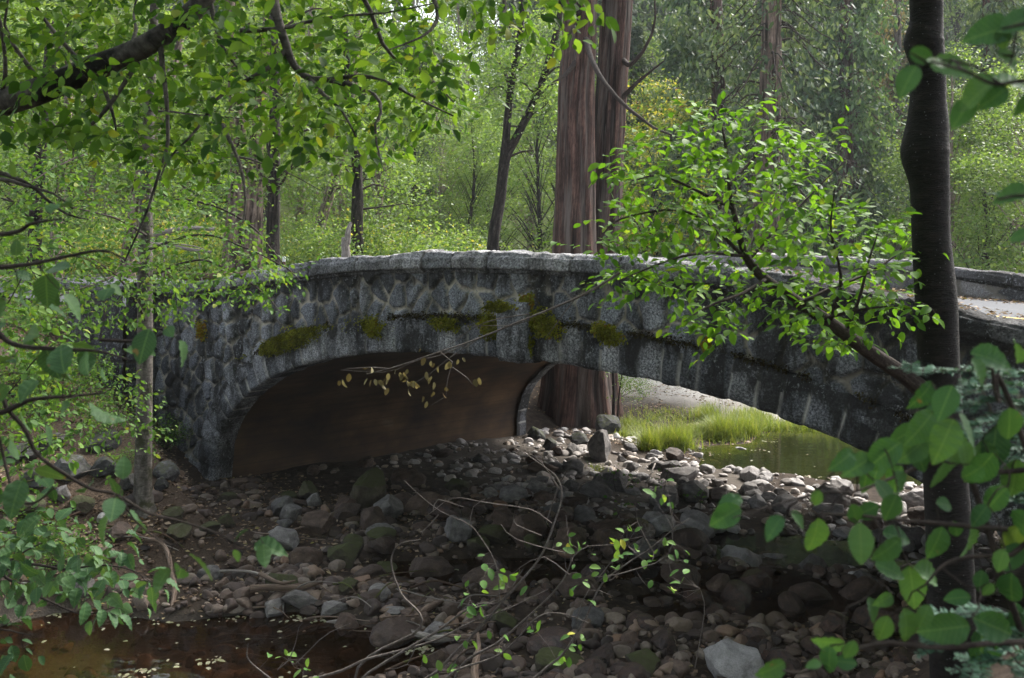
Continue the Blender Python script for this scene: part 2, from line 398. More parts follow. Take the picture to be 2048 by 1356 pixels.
M['rock_pale'] = rock_mat('pale_speckled_granite', (.17, .165, .165), (.31, .30, .30), (.46, .45, .44), var=.15)
# ------------------------------------------------------------------ ground, road, water
def axis(lo, mid0, mid1, hi, fine, grow):
    a = list(np.arange(mid0, mid1, fine)); st = fine; v = mid1
    while v < hi: a.append(v); st *= grow; v += st
    a.append(hi); st = fine; v = mid0 - fine; b = []
    while v > lo: b.append(v); st *= grow; v -= st
    b.append(lo); return np.array(b[::-1] + a)
gx = axis(-250, -13, 13, 250, .14, 1.09); gy = axis(-70, 4, 31, 290, .14, 1.07)
GX, GY = np.meshgrid(gx, gy); GZ = ground(GX, GY)
def grid_faces(nr, nc):
    i = np.arange(nr - 1)[:, None] * nc + np.arange(nc - 1)[None, :]
    return np.stack([i, i + 1, i + nc + 1, i + nc], -1).reshape(-1, 4)
_s, _t = st_of(GX, GY); _P = np.stack([GX, GY], -1)
_n = fbm(_P, .6, 3, 77)
up = sstep(-4.75, -3.6, GZ)
litter = np.clip(up * (.75 + .6 * _n) + .35 * (_t < -1) * sstep(-2.2, -3.6, _s) , 0, 1) * (1 - .85 * (_s > 4) * (_t < 2))
sand = sstep(16, 21, _t + 1.4 * _n) * sstep(-14.5, -11.5, _s) * (1 - sstep(44, 60, GY)) * (1 - sstep(-4.6, -3.4, GZ) * .6) + .12 * sstep(1, 5, _t) * (1 - sstep(8, 10, _t)) * (_s < 0) * (_s > -7.6)
grass = np.clip(sstep(.05, .3, _n) * (GY > 30) * (GZ > -3.2) + .7 * (GY > 45), 0, 1) * .9
g = mk('ground', np.stack([GX, GY, GZ], -1), grid_faces(len(gy), len(gx)), M['ground'],
       attrs={'gt': np.stack([litter, np.clip(sand + .22 * pool_mask(GX, GY, 0), 0, 1), grass], -1).reshape(-1, 3)})
tag(g, 'forest floor and stony creek bed running under the bridge', kind='structure')

ss = np.concatenate([np.arange(-120, -20, 1.5), np.arange(-20, 22, .4), np.arange(22, 70, 2)])
tt = np.linspace(.62, 9.08, 14)
RS, RT = np.meshgrid(ss, tt)
crown = .05 * (1 - ((RT - 4.85) / 4.3) ** 2)
curve = np.where(RS < -20, -(RS + 20) ** 2 * .002, 0)
r = mk('road', B(RS, RT + curve, zroad(RS) + crown), grid_faces(len(tt), len(ss)), M['road'])
tag(r, 'grey asphalt road crossing the bridge', kind='structure')
for o_, nm in ((-.12, 'a'), (.08, 'b')):
    t2 = np.array([4.85 + o_, 4.85 + o_ + .1]); S2, T2 = np.meshgrid(ss, t2)
    c2 = np.where(S2 < -20, -(S2 + 20) ** 2 * .002, 0)
    q = mk('road_marking', B(S2, T2 + c2, zroad(S2) + .055), grid_faces(2, len(ss)), M['yellow'])
    tag(q, 'yellow centre line painted on the road', kind='structure')
for i, nm in enumerate(('near pool', 'dark channel under the arch', 'side pool', 'wet shallows', 'upstream pool')):
    (cx, cy), (rx, ry), lv, dp = POOLS[i]
    a = np.linspace(0, 2 * np.pi, 97)[:-1]; rr = 1.12 * (1 + .14 * np.sin(3 * a + i) + .08 * np.sin(7 * a + 2 * i))
    rad = np.linspace(0, 1, 7)[1:]
    V = [[cx, cy, lv]]
    for q in rad: V += [[cx + rx * q * k * math.cos(b), cy + ry * q * k * math.sin(b), lv] for b, k in zip(a, rr)]
    n = len(a); tri = [[0, 1 + k, 1 + (k + 1) % n] for k in range(n)]
    qd = [[1 + j * n + k, 1 + (j + 1) * n + k, 1 + (j + 1) * n + (k + 1) % n, 1 + j * n + (k + 1) % n] for j in range(len(rad) - 1) for k in range(n)]
    o = mk('creek_water', np.array(V), [np.array(tri), np.array(qd)], M['water_up'] if i == 4 else M['water'])
    tag(o, 'brown creek water, ' + nm, kind='structure')

# ------------------------------------------------------------------ the stone bridge
bridge = empty('stone_bridge', B(0, 0, -4.75), 'grey rubble stone arch bridge with moss carrying the road over the creek', 'bridge')
AX, BX, EX, ZS = 7.35, 2.92, 2.3, -4.72      # half span, rise, superellipse exponent, springing height
def arch_pts(n=4000):
    th = np.linspace(0, np.pi, n); c = np.cos(th); s_ = np.sin(th)
    x = -np.sign(c) * np.abs(c) ** (2 / EX) * AX; z = ZS + np.abs(s_) ** (2 / EX) * BX
    x = np.concatenate([[-AX, -AX], x, [AX, AX]]); z = np.concatenate([[ZS - 1.2, ZS - .4], z, [ZS - .4, ZS - 1.2]])
    return np.stack([x, z], -1)
_ap = arch_pts(); _al = np.concatenate([[0], np.cumsum(np.linalg.norm(np.diff(_ap, axis=0), axis=1))])
def arch(step):
    n = int(_al[-1] / step); l = np.linspace(0, _al[-1], n)
    p = np.stack([np.interp(l, _al, _ap[:, 0]), np.interp(l, _al, _ap[:, 1])], -1)
    tg = nz(np.gradient(p, axis=0)); nr = np.stack([-tg[:, 1], tg[:, 0]], -1)
    k = np.ones(21) / 21; nr = nz(np.stack([np.convolve(np.pad(nr[:, j], 10, 'edge'), k, 'valid') for j in (0, 1)], -1))
    return l, p, nr
def inside_arch(s, z, off):
    a, b = AX + off, BX + off
    return (np.abs(s / a) ** EX + (np.clip(z - ZS, 0, None) / b) ** EX < 1) & (np.abs(s) < a)

def voronoi(u, v, cu, cv, seed):
    """stones: distance to the joint, number of the stone, second random"""
    U = u / cu; Vv = v / cv; iv = np.floor(Vv).astype(int); best = np.full(u.shape, 9.); sec = np.full(u.shape, 9.); sid = np.zeros(u.shape)
    for dj in range(-2, 3):
        j = iv + dj; iu = np.floor(U - .5 * (j % 2)).astype(int)
        for di in range(-2, 3):
            i = iu + di
            ru = _hash(i, j, i * 0, seed); rv = _hash(i, j, i * 0, seed + 5); rw = _hash(i, j, i * 0, seed + 11)
            px = i + .5 * (j % 2) + .5 + (ru - .5) * .72; py = j + .5 + (rv - .5) * .72
            d = np.hypot(U - px, Vv - py) - (rw - .5) * .30
            m = d < best
            sec = np.where(m, best, np.minimum(sec, d)); sid = np.where(m, rw, sid); best = np.where(m, d, best)
            sec = np.where(m, np.minimum(sec, sec), sec)
    return (sec - best), sid
def bricks(u, v, bw, bh, seed):
    j = np.floor(v / bh).astype(int); off = _hash(j, j * 0, j * 0, seed); U = u / bw + off; i = np.floor(U).astype(int)
    fu = U - i; fv = v / bh - j
    d = np.minimum(np.minimum(fu, 1 - fu) * bw, np.minimum(fv, 1 - fv) * bh)
    return d, _hash(i, j, i * 0, seed + 3)
def rubble_relief(u, v, cu, cv, seed, hgt=.075):
    w_ = np.stack([u, v], -1); wu = u + .05 * vnoise(w_, 6, seed); wv = v + .05 * vnoise(w_, 6, seed + 1)
    d, sid = voronoi(wu, wv, cu, cv, seed)
    body = sstep(.03, .30, d); mort = 1 - sstep(.07, .13, d)
    wid = .5 + .5 * vnoise(w_, 1.2, seed + 4)
    mort = 1 - sstep(.05 + .06 * wid, .11 + .06 * wid, d)
    h = body * (.6 * hgt + .6 * hgt * sid) + .018 * fbm(w_, 7, 4, seed + 9) * body + .006 * fbm(w_, 22, 3, seed + 8)
    return h, mort, sid

# near spandrel wall
def spandrel(name, s0, s1, t, step, sign, seed, mat, zbot=-5.5, lower=.15, top=None, hole=True, cu=.40, cv=.46):
    s = np.arange(s0, s1, step); z = np.arange(zbot, 0, step)
    Sg, Zg = np.meshgrid(s, z)
    h, mo, sid = rubble_relief(Sg, Zg, cu, cv, seed)
    V = B(Sg, t - sign * h, Zg)
    fc = grid_faces(len(z), len(s)); ci = fc.mean(1) if False else None
    sc = Sg.ravel()[fc].mean(1); zc_ = Zg.ravel()[fc].mean(1)
    keep = zc_ < (zcs(sc) - lower if top is None else top(sc))
    if hole: keep &= ~inside_arch(sc, zc_, .30)
    fc = fc[keep]
    if sign < 0: fc = fc[:, ::-1]
    _q = fbm(np.stack([Sg, Zg * .6], -1), 1.1, 4, 2); darkening = np.clip(.80 * sstep(1.2, 3.6, Sg + .8 * _q) * (.62 + .6 * _q) + .42 * sstep(-3.2, -5.6, Sg + .8 * _q) * (.7 + .6 * _q), 0, .88) + .5 * sstep(.30, .02, zcs(Sg) - .3 - Zg + .12 * _q)  # darker towards both ends, and in a band below the coping
    used, inv = np.unique(fc, return_inverse=True)
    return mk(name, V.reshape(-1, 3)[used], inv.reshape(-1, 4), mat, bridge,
              attrs={'st': np.stack([mo, sid, np.clip(darkening, 0, 1)], -1).reshape(-1, 3)[used]})
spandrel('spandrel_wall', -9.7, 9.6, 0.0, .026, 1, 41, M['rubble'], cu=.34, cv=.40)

def ring_mesh(name, t0, outward, step, depth, proj, seed, mat, dark_bias=0., inner=.0, bw=.33):
    l, p, nr = arch(step)
    # joints
    mid = _al[-1] / 2; J = [mid]; rr = np.random.default_rng(seed)
    x = mid + bw * .5
    while x < _al[-1]: J.append(x); x += bw * rr.uniform(.8, 1.25)
    x = mid - bw * .5
    while x > 0: J.append(x); x -= bw * rr.uniform(.8, 1.25)
    J = np.array(sorted(J[1:])); idx = np.searchsorted(J, l)
    dj = np.min(np.abs(l[:, None] - J[None, :]), axis=1)
    rid = rr.random(len(J) + 2)[idx]; rid2 = rr.random(len(J) + 2)[idx]; rid3 = rr.random(len(J) + 2)[idx]
    prof = [(0, 1.0)] + [(0, q) for q in (.6, .3, .12)] + [(r_, 0) for r_ in np.linspace(0, depth, 18)] + [(depth, q) for q in (.1, .3, .6)]
    V = []; A = []
    for k, (r_, q) in enumerate(prof):
        onface = (q == 0)
        edge = min(r_, depth - r_) if onface else 0
        body = (.35 + .65 * sstep(0, .05, np.minimum(dj, .2))) * (sstep(-.02, .06, edge) if onface else .3)
        rad = r_ - inner + (rid - .5) * .014 * (1 if r_ < depth * .5 else .9) + .012 * vnoise(np.stack([l, l * 0 + r_], -1), 7, seed)
        rad = rad + (1 - sstep(0, .035, dj)) * (.012 if r_ < .05 else (-.012 if r_ > depth - .05 else 0))
        pt = p + nr * rad[:, None]
        ns = fbm(np.stack([l, l * 0 + r_, rid * 7], -1), 7, 4, seed + 3)
        front = proj * .45 + body * (proj * .55 + .014 * (rid2 - .3)) + .05 * ns * body
        if onface: tt_ = -front
        else: tt_ = -front * (1 - q) + q * .35
        V.append(B(pt[:, 0], t0 + outward * tt_ if outward == 1 else t0 - tt_, pt[:, 1]))
        st_ = 1 - sstep(.012, .03, dj)
        darkening = np.clip(dark_bias + .8 * sstep(.55, .95, r_ / depth + .45 * ns) * (rid3 > .25) + .75 * sstep(1.0, 3.4, pt[:, 0]) * (rid3 * .6 + .35 + .4 * ns) + .5 * sstep(-3, -5, pt[:, 0]) * (rid3 * .6 + .3) - .1, 0, .93)  # darker at the outer edge and towards both ends
        A.append(np.stack([st_ * np.where(rid3 > .45, .9, .12) * (1 if r_ < depth * .8 else .3), rid, darkening * (1 - st_ * (rid3 > .45) * (r_ < depth * .6))], -1))
    V = np.array(V); A = np.array(A)
    fc = grid_faces(V.shape[0], V.shape[1])
    if outward == 1: fc = fc[:, ::-1]
    return mk(name, V, fc, mat, bridge, attrs={'st': A.reshape(-1, 3)})
ring_mesh('arch_ring', 0.0, 1, .03, .56, .085, 5, M['ring'])
# a vault that falls a little towards the far side
l, p, nr = arch(.12)
tv = np.linspace(.05, WID - .05, 60)
LV, TV = np.meshgrid(np.arange(len(l)), tv)
VV = B(p[LV, 0] + nr[LV, 0] * .03, TV, p[LV, 1] + nr[LV, 1] * .03 - .045 * TV)
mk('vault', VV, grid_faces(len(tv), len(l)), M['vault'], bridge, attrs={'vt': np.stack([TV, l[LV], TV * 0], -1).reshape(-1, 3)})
_ap = arch_pts(); _ap[:, 1] -= .045 * WID; ring_mesh('arch_ring', WID, -1, .05, .56, .10, 15, M['ring'], dark_bias=.35, inner=.05, bw=.4)
_ap[:, 1] += .045 * WID
zf = lambda s: zcs(s) - .16 - .02 * np.clip(s - 3, 0, 10)
spandrel('spandrel_wall', -9.7, 12, WID - .08, .09, -1, 43, M['rubble'], top=lambda s: zf(s) - .16)

# keystone
def rough_block(c_s, z0, z1, wd, t_out, t_in, seed, nu=22, nv=44):
    """a rough proud block with five faces"""
    V = []; A = []; Fc = []; n0 = 0
    def face(fn, a, b):
        nonlocal n0
        u, v = np.meshgrid(np.linspace(0, 1, a), np.linspace(0, 1, b)); P = fn(u, v)
        ns = fbm(P, 6, 4, seed)[..., None]; P = P + ns * .03 * (P - np.array(B(c_s, t_in, (z0 + z1) / 2))) / .5
        V.append(P.reshape(-1, 3)); A.append(np.stack([u * 0, u * 0 + .7, u * 0 + .1], -1).reshape(-1, 3)); Fc.append(grid_faces(b, a) + n0); n0 += a * b
    def rnd(u): return .06 * (1 - np.clip(np.minimum(u, 1 - u) / .12, 0, 1)) ** 2
    sp = lambda u: c_s + (u - .5) * wd; zz = lambda v: z0 + (z1 - z0) * v
    face(lambda u, v: B(sp(u), t_out + rnd(u) + rnd(v), zz(v)), nu, nv)
    face(lambda u, v: B(c_s - wd / 2 + 0 * u, t_in + (t_out + rnd(v) + .06 - t_in) * u, zz(v)), nu, nv)
    face(lambda u, v: B(c_s + wd / 2 + 0 * u, t_out + rnd(v) + .06 + (t_in - t_out - rnd(v) - .06) * u, zz(v)), nu, nv)
    face(lambda u, v: B(sp(u), t_out + rnd(u) + .06 + (t_in - t_out - .06 - rnd(u)) * v, z1 + 0 * u), nu, nu)
    face(lambda u, v: B(sp(u), t_in + (t_out + rnd(u) + .06 - t_in) * v, z0 + 0 * u), nu, nu)
    return np.concatenate(V), np.concatenate(Fc), np.concatenate(A)
s_k, z_k0 = face_at(1020, 726, -.3); _, z_k1 = face_at(1020, 604, -.3)
V, Fc, A = rough_block(s_k, z_k0, z_k1, .50, -.34, .1, 3)
mk('keystone', V, Fc, M['ring'], bridge, attrs={'st': A})

# coping: rough blocks in a row
def coping(name, s0, s1, t0, t1, top, thick, step, seed, mat, bl=.72, rough=.03, lip=0.):
    rr = np.random.default_rng(seed); s = np.arange(s0, s1, step)
    J = [s0 + .3]
    while J[-1] < s1: J.append(J[-1] + bl * rr.uniform(.75, 1.3))
    J = np.array(J); ix = np.searchsorted(J, s); dj = np.min(np.abs(s[:, None] - J), axis=1)
    r1 = rr.random(len(J) + 1)[ix]; r2 = rr.random(len(J) + 1)[ix]
    # cross-section, clockwise from the lower front
    pr = []
    nb = 10
    for q in np.linspace(0, 1, nb): pr.append((0, q))
    for q in np.linspace(0, 1, 14)[1:]: pr.append((q, 1))
    for q in np.linspace(1, 0, nb)[1:]: pr.append((1, q))
    for q in np.linspace(1, 0, 10)[1:]: pr.append((q, 0))
    V = []; A = []
    cr = .055
    for (a, b) in pr:
        ca = (a - .5) * 2; cb = (b - .5) * 2
        rd = cr * np.clip((abs(ca) - .80) / .2, 0, 1) * np.clip((abs(cb) - .55) / .45, 0, 1)
        tpos = t0 + (t1 - t0) * a - np.sign(ca) * rd
        zpos = -thick * (1 - b) - np.sign(cb) * rd
        Pn = np.stack([s, s * 0 + tpos * 1.0, s * 0 + zpos], -1)
        ns = fbm(Pn + r1[:, None] * 3, 5, 4, seed); ns2 = fbm(Pn, 18, 3, seed + 2)
        jj = (1 - sstep(0, .03, dj)) * .022
        dt = np.sign(ca) * (abs(ca) ** 6) * (rough * 1.3 * ns + .012 * ns2 - jj + (r2 - .5) * .03)
        dz = np.sign(cb) * (abs(cb) ** 6) * (rough * ns + .010 * ns2 - jj + ((r1 - .5) * .03 + .04 * vnoise(np.stack([s, s * 0], -1), 1.7, seed + 5) if cb > 0 else 0))
        V.append(B(s, tpos + dt, top(s) + zpos + dz))
        A.append(np.stack([1 - sstep(.008, .03, dj), r1, s * 0 + np.clip(.5 * (1 - sstep(.0, .35, b)) if a < .5 else 0, 0, 1) + .75 * sstep(3.0, 5, s)], -1))  # darker on the lower front and over the right end
    V = np.array(V); A = np.array(A); nr_, nc = V.shape[:2]
    i = np.arange(nr_)[:, None] * nc + np.arange(nc - 1)[None]; j = (np.arange(nr_)[:, None] + 1) % nr_ * nc + np.arange(nc - 1)[None]
    fc = np.stack([i, i + 1, j + 1, j], -1).reshape(-1, 4)
    return mk(name, V, fc, mat, bridge, attrs={'st': A.reshape(-1, 3)})
coping('coping', -9.72, 10.2, -.15, .47, zcs, .30, .025, 2, M['coping'], rough=.05)
# road side of the near parapet, far parapet
def wallstrip(name, s0, s1, t, top, bot, step, sign, seed, mat, cu, cv):
    s = np.arange(s0, s1, step); v = np.linspace(0, 1, max(3, int(.8 / step)))
    Sg, Vg = np.meshgrid(s, v); Zg = bot(Sg) + (top(Sg) - bot(Sg)) * Vg
    h, mo, sid = rubble_relief(Sg, Zg, cu, cv, seed, .04); fc = grid_faces(len(v), len(s))
    if sign < 0: fc = fc[:, ::-1]
    return mk(name, B(Sg, t - sign * h, Zg), fc, mat, bridge, attrs={'st': np.stack([mo, sid, mo * 0], -1).reshape(-1, 3)})
wallstrip('parapet_wall', -9.6, 10.2, .40, lambda s: zcs(s) - .2, lambda s: zroad(s) - .15, .06, -1, 61, M['farwall'], .5, .4)
zf = lambda s: zcs(s) - .16 - .02 * np.clip(s - 3, 0, 10)
wallstrip('parapet_wall', -9.6, 20, 9.22, lambda s: zf(s) - .2, lambda s: zroad(s) - .15, .05, 1, 63, M['farwall'], .6, .42)
coping('coping', -9.7, 20, 9.10, 9.72, zf, .27, .04, 8, M['farwall'], bl=.95, rough=.035)
# end pier on the left, coursed blocks
def pier(s0, s1, t0, t1, z0, z1, seed):
    acc = Acc(); st = .03
    def face(fn, wd, ht, sd):
        u, v = np.meshgrid(np.arange(0, wd + st, st), np.arange(0, ht + st, st))
        d, sid = bricks(u, v, .62, .40, sd); w_ = np.stack([u, v], -1)
        h = sstep(.0, .05, d) * .045 + .02 * fbm(w_, 6, 4, sd) + .02 * sid; mo = 1 - sstep(.012, .03, d)
        acc.add(fn(u, v, h).reshape(-1, 3), grid_faces(u.shape[0], u.shape[1]), np.stack([mo, sid, mo * 0 + .25], -1).reshape(-1, 3))
    face(lambda u, v, h: B(s0 + u, t0 - h, z0 + v), s1 - s0, z1 - z0, seed)
    face(lambda u, v, h: B(s1 + h, t0 + u, z0 + v), t1 - t0, z1 - z0, seed + 1)
    face(lambda u, v, h: B(s0 - h, t1 - u, z0 + v), t1 - t0, z1 - z0, seed + 2)
    o = acc.mk('end_pier', M['block'], bridge, 'st')
    return o
pier(-11.75, -9.5, -.70, .5, -4.6, -1.2, 71)
coping('coping', -11.95, -9.3, -.88, .62, lambda s: s * 0 - .96, .27, .04, 12, M['coping'], bl=1.1)
# ------------------------------------------------------------------ plants: tubes and leaves
def resample(pts, n):
    """smooth curve through the points"""
    P = np.asarray(pts, float)
    if len(P) == 2: return np.linspace(P[0], P[1], n)
    Q = np.concatenate([[2 * P[0] - P[1]], P, [2 * P[-1] - P[-2]]]); out = []
    k = np.linspace(0, len(P) - 1 - 1e-6, n); i = k.astype(int); f = (k - i)[:, None]
    a, b, c, d = Q[i], Q[i + 1], Q[i + 2], Q[i + 3]
    return .5 * (2 * b + (c - a) * f + (2 * a - 5 * b + 4 * c - d) * f ** 2 + (3 * b - a - 3 * c + d) * f ** 3)
def tube(P, R, k, cap=True):
    P = np.asarray(P, float); R = np.broadcast_to(np.asarray(R, float), (len(P),)); T = nz(np.gradient(P, axis=0)); m = T.mean(0)
    ref = np.eye(3)[np.argmin(np.abs(m))]
    U = nz(np.cross(T, ref)); W = np.cross(T, U)
    th = np.linspace(0, 2 * np.pi, k + 1)[:-1]
    V = P[:, None] + R[:, None, None] * (np.cos(th)[None, :, None] * U[:, None] + np.sin(th)[None, :, None] * W[:, None])
    n = len(P); i = np.arange(n - 1)[:, None] * k + np.arange(k)[None]; j = np.arange(n - 1)[:, None] * k + (np.arange(k)[None] + 1) % k
    fc = np.stack([i, j, j + k, i + k], -1).reshape(-1, 4)
    L = np.concatenate([[0], np.cumsum(np.linalg.norm(np.diff(P, axis=0), axis=1))])
    A = np.stack([np.broadcast_to(th[None] * np.maximum(R[:, None], .004), (n, k)), np.broadcast_to(L[:, None], (n, k)), np.zeros((n, k))], -1)
    return V.reshape(-1, 3), fc, A.reshape(-1, 3)
def leaf_tmpl(us, wd, fold=.22, droop=.16, tip=1.0):
    us = np.asarray(us); w_ = wd * np.sin(np.pi * us ** tip) ** .75; w_[0] = .012; w_[-1] = .004
    V = []; A = []
    for u, h in zip(us, w_):
        z = -droop * u * u
        V += [[u, -h, z + fold * h], [u, 0, z], [u, h, z + fold * h]]; A += [[u, -h], [u, 0], [u, h]]
    Fc = []
    for i in range(len(us) - 1):
        a = 3 * i; Fc += [[a, a + 3, a + 4, a + 1], [a + 1, a + 4, a + 5, a + 2]]
    return np.array(V), np.array(Fc), np.array(A)
T_HI = leaf_tmpl([0, .06, .16, .30, .46, .62, .78, .90, 1.0], .33, .25, .22, .85)
T_NEAR = leaf_tmpl(np.linspace(0, 1, 27), .33, .28, .26, .85)
for _i in range(2, 26):
    for _j in (0, 2): T_NEAR[0][3 * _i + _j, 1] *= 1.035 if _i % 2 else .955
for _i in range(27): T_NEAR[0][3 * _i, 2] += .018 * math.sin(_i * 1.1); T_NEAR[0][3 * _i + 2, 2] += .018 * math.sin(_i * 1.3 + 1)
T_MID = leaf_tmpl([0, .22, .52, .82, 1.0], .30, .22, .16, .9)
T_SLIM = leaf_tmpl([0, .3, .7, 1.0], .22, .2, .15, .9)
T_LO = (np.array([[0, 0, 0], [.45, -.30, .05], [1, 0, -.08], [.5, .30, .05]]), np.array([[0, 1, 2, 3]]), np.array([[0, 0], [.45, -.3], [1, 0], [.5, .3]]))
T_NEEDLE = (np.array([[0, -.08, 0], [0, .08, 0], [.75, .095, -.02], [1, 0, -.03], [.75, -.095, -.02]]), np.array([[0, 4, 3, 2, 1]]), np.array([[0, -.1], [0, .1], [.8, .1], [1, 0], [.8, -.1]]))
def leaves(acc, tm, p, d, n, size, var, curl=None):
    tV, tF, tA = tm; N_ = len(p)
    if not N_: return
    d = nz(np.asarray(d)); y = nz(np.cross(n, d)); z = np.cross(d, y)
    size = np.broadcast_to(np.asarray(size, float), (N_,)); z = z * (np.random.default_rng(N_).uniform(.4, 1.9, N_) if len(tV) > 6 else np.ones(N_))[:, None]
    V = p[:, None] + size[:, None, None] * (tV[None, :, 0, None] * d[:, None] + tV[None, :, 1, None] * y[:, None] + tV[None, :, 2, None] * z[:, None])
    k = len(tV); Fc = (tF[None] + (np.arange(N_) * k)[:, None, None]).reshape(-1, tF.shape[1])
    A = np.concatenate([np.broadcast_to(tA[None], (N_, k, 2)), np.broadcast_to(np.asarray(var)[:, None, None], (N_, k, 1))], -1)
    acc.add(V.reshape(-1, 3), Fc, A.reshape(-1, 3))
UP = np.array([0, 0, 1.0])

class Plant:
    def __init__(s, seed): s.r = np.random.default_rng(seed); s.W = Acc(); s.nodes = []; s.rad = []; s.lp = []; s.ld = []; s.ln = []; s.ls = []
    def limb(s, pts, r0, r1, k=8, n=None, wob=.012, nodes=True, lumps=0.0):
        pts = np.asarray(pts, float); Lg = np.linalg.norm(np.diff(pts, axis=0), axis=1).sum()
        n = n or int(np.clip(Lg / .08, 5, 90)); P = resample(pts, n)
        off = s.r.uniform(0, 99); P = P + wob * np.stack([vnoise(P + off + 7 * j, 3.0, 3 + j) for j in range(3)], -1) * np.minimum(1, np.arange(n) / 3.)[:, None]
        R = np.linspace(r0, r1, n) if np.isscalar(r0) else np.interp(np.linspace(0, 1, n), np.linspace(0, 1, len(r0)), r0)
        if lumps: R = R * (1 + lumps * vnoise(P * 1.0 + off, 5, 5))
        s.W.add(*tube(P, R, k))
        if nodes: s.nodes += list(P); s.rad += list(R)
        return P
    def leaf_row(s, P, f0, size, gap, lift=.35, droop=.25, flip=None, spread=.9):
        """alternate leaves along a twig"""
        seg = np.linalg.norm(np.diff(P, axis=0), axis=1); L = np.concatenate([[0], np.cumsum(seg)])
        q = np.arange(L[-1] * f0, L[-1], gap)
        if len(q) == 0: q = np.array([L[-1] * .9])
        q = q + s.r.uniform(-.25, .25, len(q)) * gap; q[-1] = L[-1]; q = np.clip(q, 0, L[-1])
        p = np.stack([np.interp(q, L, P[:, j]) for j in range(3)], -1)
        T = nz(np.stack([np.interp(q, L, np.gradient(P[:, j])) for j in range(3)], -1))
        side = nz(np.cross(T, UP + 1e-3)); sg = np.where(np.arange(len(q)) % 2, 1., -1.)[:, None]; sg[-1] = 0
        d = nz(T * .75 + side * sg * spread + np.array([0, 0, -droop]) * s.r.uniform(0, 2, (len(q), 1)) + s.r.normal(0, .22, (len(q), 3)))
        nrm = nz(UP * lift + s.r.normal(0, .42, (len(q), 3)) + .35 * np.array([0, -1, 0]) * s.r.random((len(q), 1)))
        s.lp.append(p); s.ld.append(d); s.ln.append(nrm); s.ls.append(size * s.r.uniform(.45, 1.2, len(q)))
    def twig(s, a, b, r0, r1=.0012, sag=.08, k=4, n=8, nodes=True):
        Lg = np.linalg.norm(b - a); m = (a + b) / 2 + UP * sag * Lg + s.r.normal(0, .09 * Lg, 3)
        P = resample([a, m, b], n); P[1:-1] += s.r.normal(0, .012 * Lg, (n - 2, 3))
        s.W.add(*tube(P, np.linspace(r0, r1, n), k))
        if nodes: s.nodes += list(P[2:]); s.rad += list(np.linspace(r0, r1, n)[2:])
        return P
    def fill(s, Q, size, gap=None, side=2, sidelen=.22, f0=.35, rmax=.006, sag=.06, keep=1.0, **k):
        gap = gap or size * .55; N0 = np.array(s.nodes)
        order = np.argsort([np.min(np.linalg.norm(N0 - q, axis=1)) for q in Q])
        for i in order:
            q = Q[i]; Nn = np.array(s.nodes); d = np.linalg.norm(Nn - q, axis=1); j = np.argmin(d + .0)
            if d[j] < size * .6: continue
            r0 = min(rmax, s.rad[j] * .8, .0016 + .006 * d[j])
            P = s.twig(Nn[j], q, r0, .0011, sag)
            f = max(f0, 1 - 1.0 / max(d[j], .01) * .75) if d[j] > 1.0 else f0
            if s.r.random() < keep: s.leaf_row(P, f, size, gap, **k)
            for h in range(side):
                u = s.r.uniform(max(f, .3), .9); a = P[int(u * (len(P) - 1))]; T = nz(P[-1] - P[0]); sd = nz(np.cross(T, UP)) * s.r.choice([-1, 1])
                e = a + (T * .7 + sd * s.r.uniform(.5, 1.0) + s.r.normal(0, .25, 3)) * sidelen * s.r.uniform(.6, 1.3)
                P2 = s.twig(a, e, r0 * .6, .001, .03, k=3, n=6)
                if s.r.random() < keep: s.leaf_row(P2, .2, size, gap, **k)
    def build(s, root, bark, lmat, tm, wname='branches', lname='foliage', bright=None):
        s.W.mk(wname, bark, root, 'bk')
        if s.lp:
            acc = Acc(); p = np.concatenate(s.lp); v = s.r.random(len(p))
            leaves(acc, tm, p, np.concatenate(s.ld), np.concatenate(s.ln), np.concatenate(s.ls), v)
            acc.mk(lname, lmat, root, 'lc')
def in_poly(x, y, poly):
    poly = np.asarray(poly, float); r = np.zeros(len(x), bool); j = len(poly) - 1
    for i in range(len(poly)):
        c = ((poly[i, 1] > y) != (poly[j, 1] > y)) & (x < (poly[j, 0] - poly[i, 0]) * (y - poly[i, 1]) / (poly[j, 1] - poly[i, 1] + 1e-9) + poly[i, 0])
        r ^= c; j = i
    return r
def targets(poly, n, d0, d1, r, dfun=None):
    """points spread through a volume seen through the outline, best-candidate spacing"""
    poly = np.asarray(poly, float); lo, hi = poly.min(0), poly.max(0); out = []; xy = []
    while len(out) < n:
        c = r.uniform(lo, hi, (60, 2)); c = c[in_poly(c[:, 0], c[:, 1], poly)]
        if not len(c): continue
        c = c[:8]
        if xy: q = c[np.argmax(np.min(np.linalg.norm(c[:, None] - np.array(xy)[None], axis=2), axis=1))]
        else: q = c[0]
        xy.append(q); d = r.uniform(d0, d1) if dfun is None else dfun(q[0], q[1], r)
        out.append(at(q[0], q[1], d))
    return np.array(out)
def L3(pts, d=None):
    """picture points with distances -> points in space"""
    return np.array([at(p[0], p[1], p[2] if len(p) > 2 else d) for p in pts])

